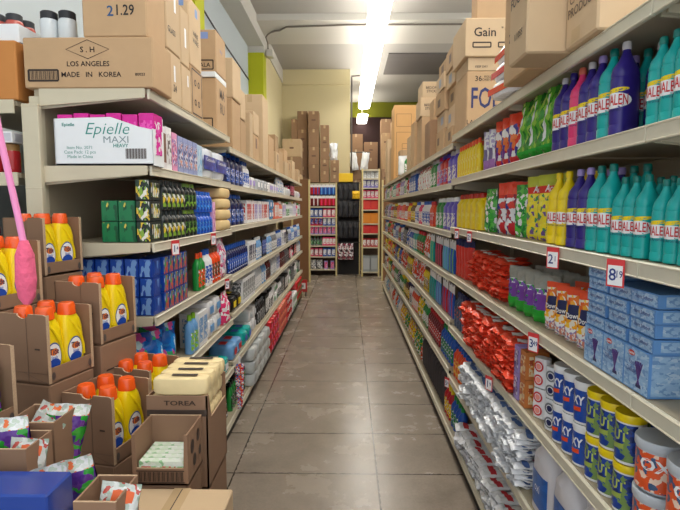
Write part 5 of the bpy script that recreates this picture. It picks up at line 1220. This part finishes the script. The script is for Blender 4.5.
# carton stacks at the back: (px0, px1, top y, Y, list of split heights)
def stack(px0, px1, pyt, Y, n, z0, label, m=KRAFT, d=.45):
    a = UY(px0, pyt, Y); b_ = UY(px1, pyt, Y); h = (a.z - z0) / n
    for k in range(n):
        carton(a.x + .004, b_.x - .004, Y, Y + d, z0 + k * h + .001, z0 + (k + 1) * h - .001, '%s, %s from the bottom' % (label, ordn(k + 1)), (m, KRAFT3)[(k * 7 + int(px0)) % 3 == 0], [('P', 'S', 0, .5, .05, .02, (110, 80, 60))] if k % 2 else (), group='carton stacks at the back of the shop')
stack(282, 301, 139, 12.6, 8, 0, 'pale carton in the stack at the yellow corner', KRAFT2)
0 and stack(270, 281, 131, 12.6, 8, 0, 'carton in the leftmost back stack', KRAFT3)
stack(291, 297, 119, 13.2, 7, 0, 'slim carton behind the pale stack', KRAFT3, .4)
stack(298, 308, 111, 13.08, 4, 2.382, 'tall carton left of the pair under the yellow wall', KRAFT3, .4) if False else None
stack(297, 307.5, 111, 13.2, 9, 0, 'left column carton of the tall pair under the yellow wall', KRAFT3, .4)
stack(308, 319, 111, 13.02, 4, 2.382, 'right column carton of the tall pair under the yellow wall', KRAFT3, .36)
stack(320, 329, 125, 13.02, 5, 2.382, 'small carton in the narrow stack on the far left rack', KRAFT3, .36)
stack(330, 339, 160, 13.02, 3, 2.382, 'small carton under the white sack on the far left rack', KRAFT3, .34)
q = UY(333.5, 160, 13.1); place(pouch('whitesack', .20, .42, .16, mat('white_sack', (232, 236, 240), .5, noise_scale=10, noise_amt=.05), 77, crump=.04, kind='sack', header=.03), (q.x, 13.2, q.z + .01), 0, 'white sack standing on small cartons by the yellow wall', 'sack', low=True)
stack(349, 363, 134, 14.4, 9, 0, 'carton in the stack right of the yellow wall', KRAFT3)
stack(364, 378, 142, 15.0, 8, 0, 'carton in the lower stack before the dark wall', KRAFT3)
stack(381, 391, 119, 14.6, 9, 0, 'carton in the stack before the olive band, slim', KRAFT3)
stack(382, 390, 133, 13.4, 8, 0, 'carton at the right of the far right rack', KRAFT)
stack(392, 412, 120, 13.2, 7, 0, 'carton behind the very tall carton', KRAFT)
stack(412, 440, 140, 14.2, 7, 0, 'carton far behind the right shelves', KRAFT3)
for k, px in enumerate((355, 364)):
    q = UY(px, 170, 13.9); place(pouch('whitesack2', .20, .50, .12, mat('white_sack', (232, 236, 240), .5), 79, crump=.03, kind='sack', header=.03), (q.x, 14.28, q.z + .02), R(0), 'white bag hanging at the end of the yellow wall, %s' % ('left one', 'right one')[k], 'sack', low=True, tilt=(0, R((-8, 8)[k])))
tag(link('hanging_rod', MB().tube([(.045, 14.28, 3.27), (.3, 14.28, 3.27), (.62, 14.28, 3.27)], .012, FM).mesh('rod')), 'dark rod at the end of the yellow wall holding two white bags', 'rod')
# little red stand on the floor at the end of the left shelves
r = empty('sign_stand', (-1.0 + .07, 9.95, 0)); tag(r, 'small red floor sign with white panel at end of left shelves', 'sign')
link('frame', MB().box((0, 0, .21), (.25, .03, .24), ink((196, 36, 40))).box((-.10, 0, .05), (.02, .03, .1), FM).box((.10, 0, .05), (.02, .03, .1), FM).mesh('frame'), r)
link('sign_face', MB().box((0, -.0165, .21), (.19, .002, .12), ink(WHITE)).box((-.05, -.018, .21), (.04, .002, .07), ink((150, 150, 160))).box((.03, -.018, .21), (.06, .002, .05), ink((150, 150, 160))).mesh('face'), r)
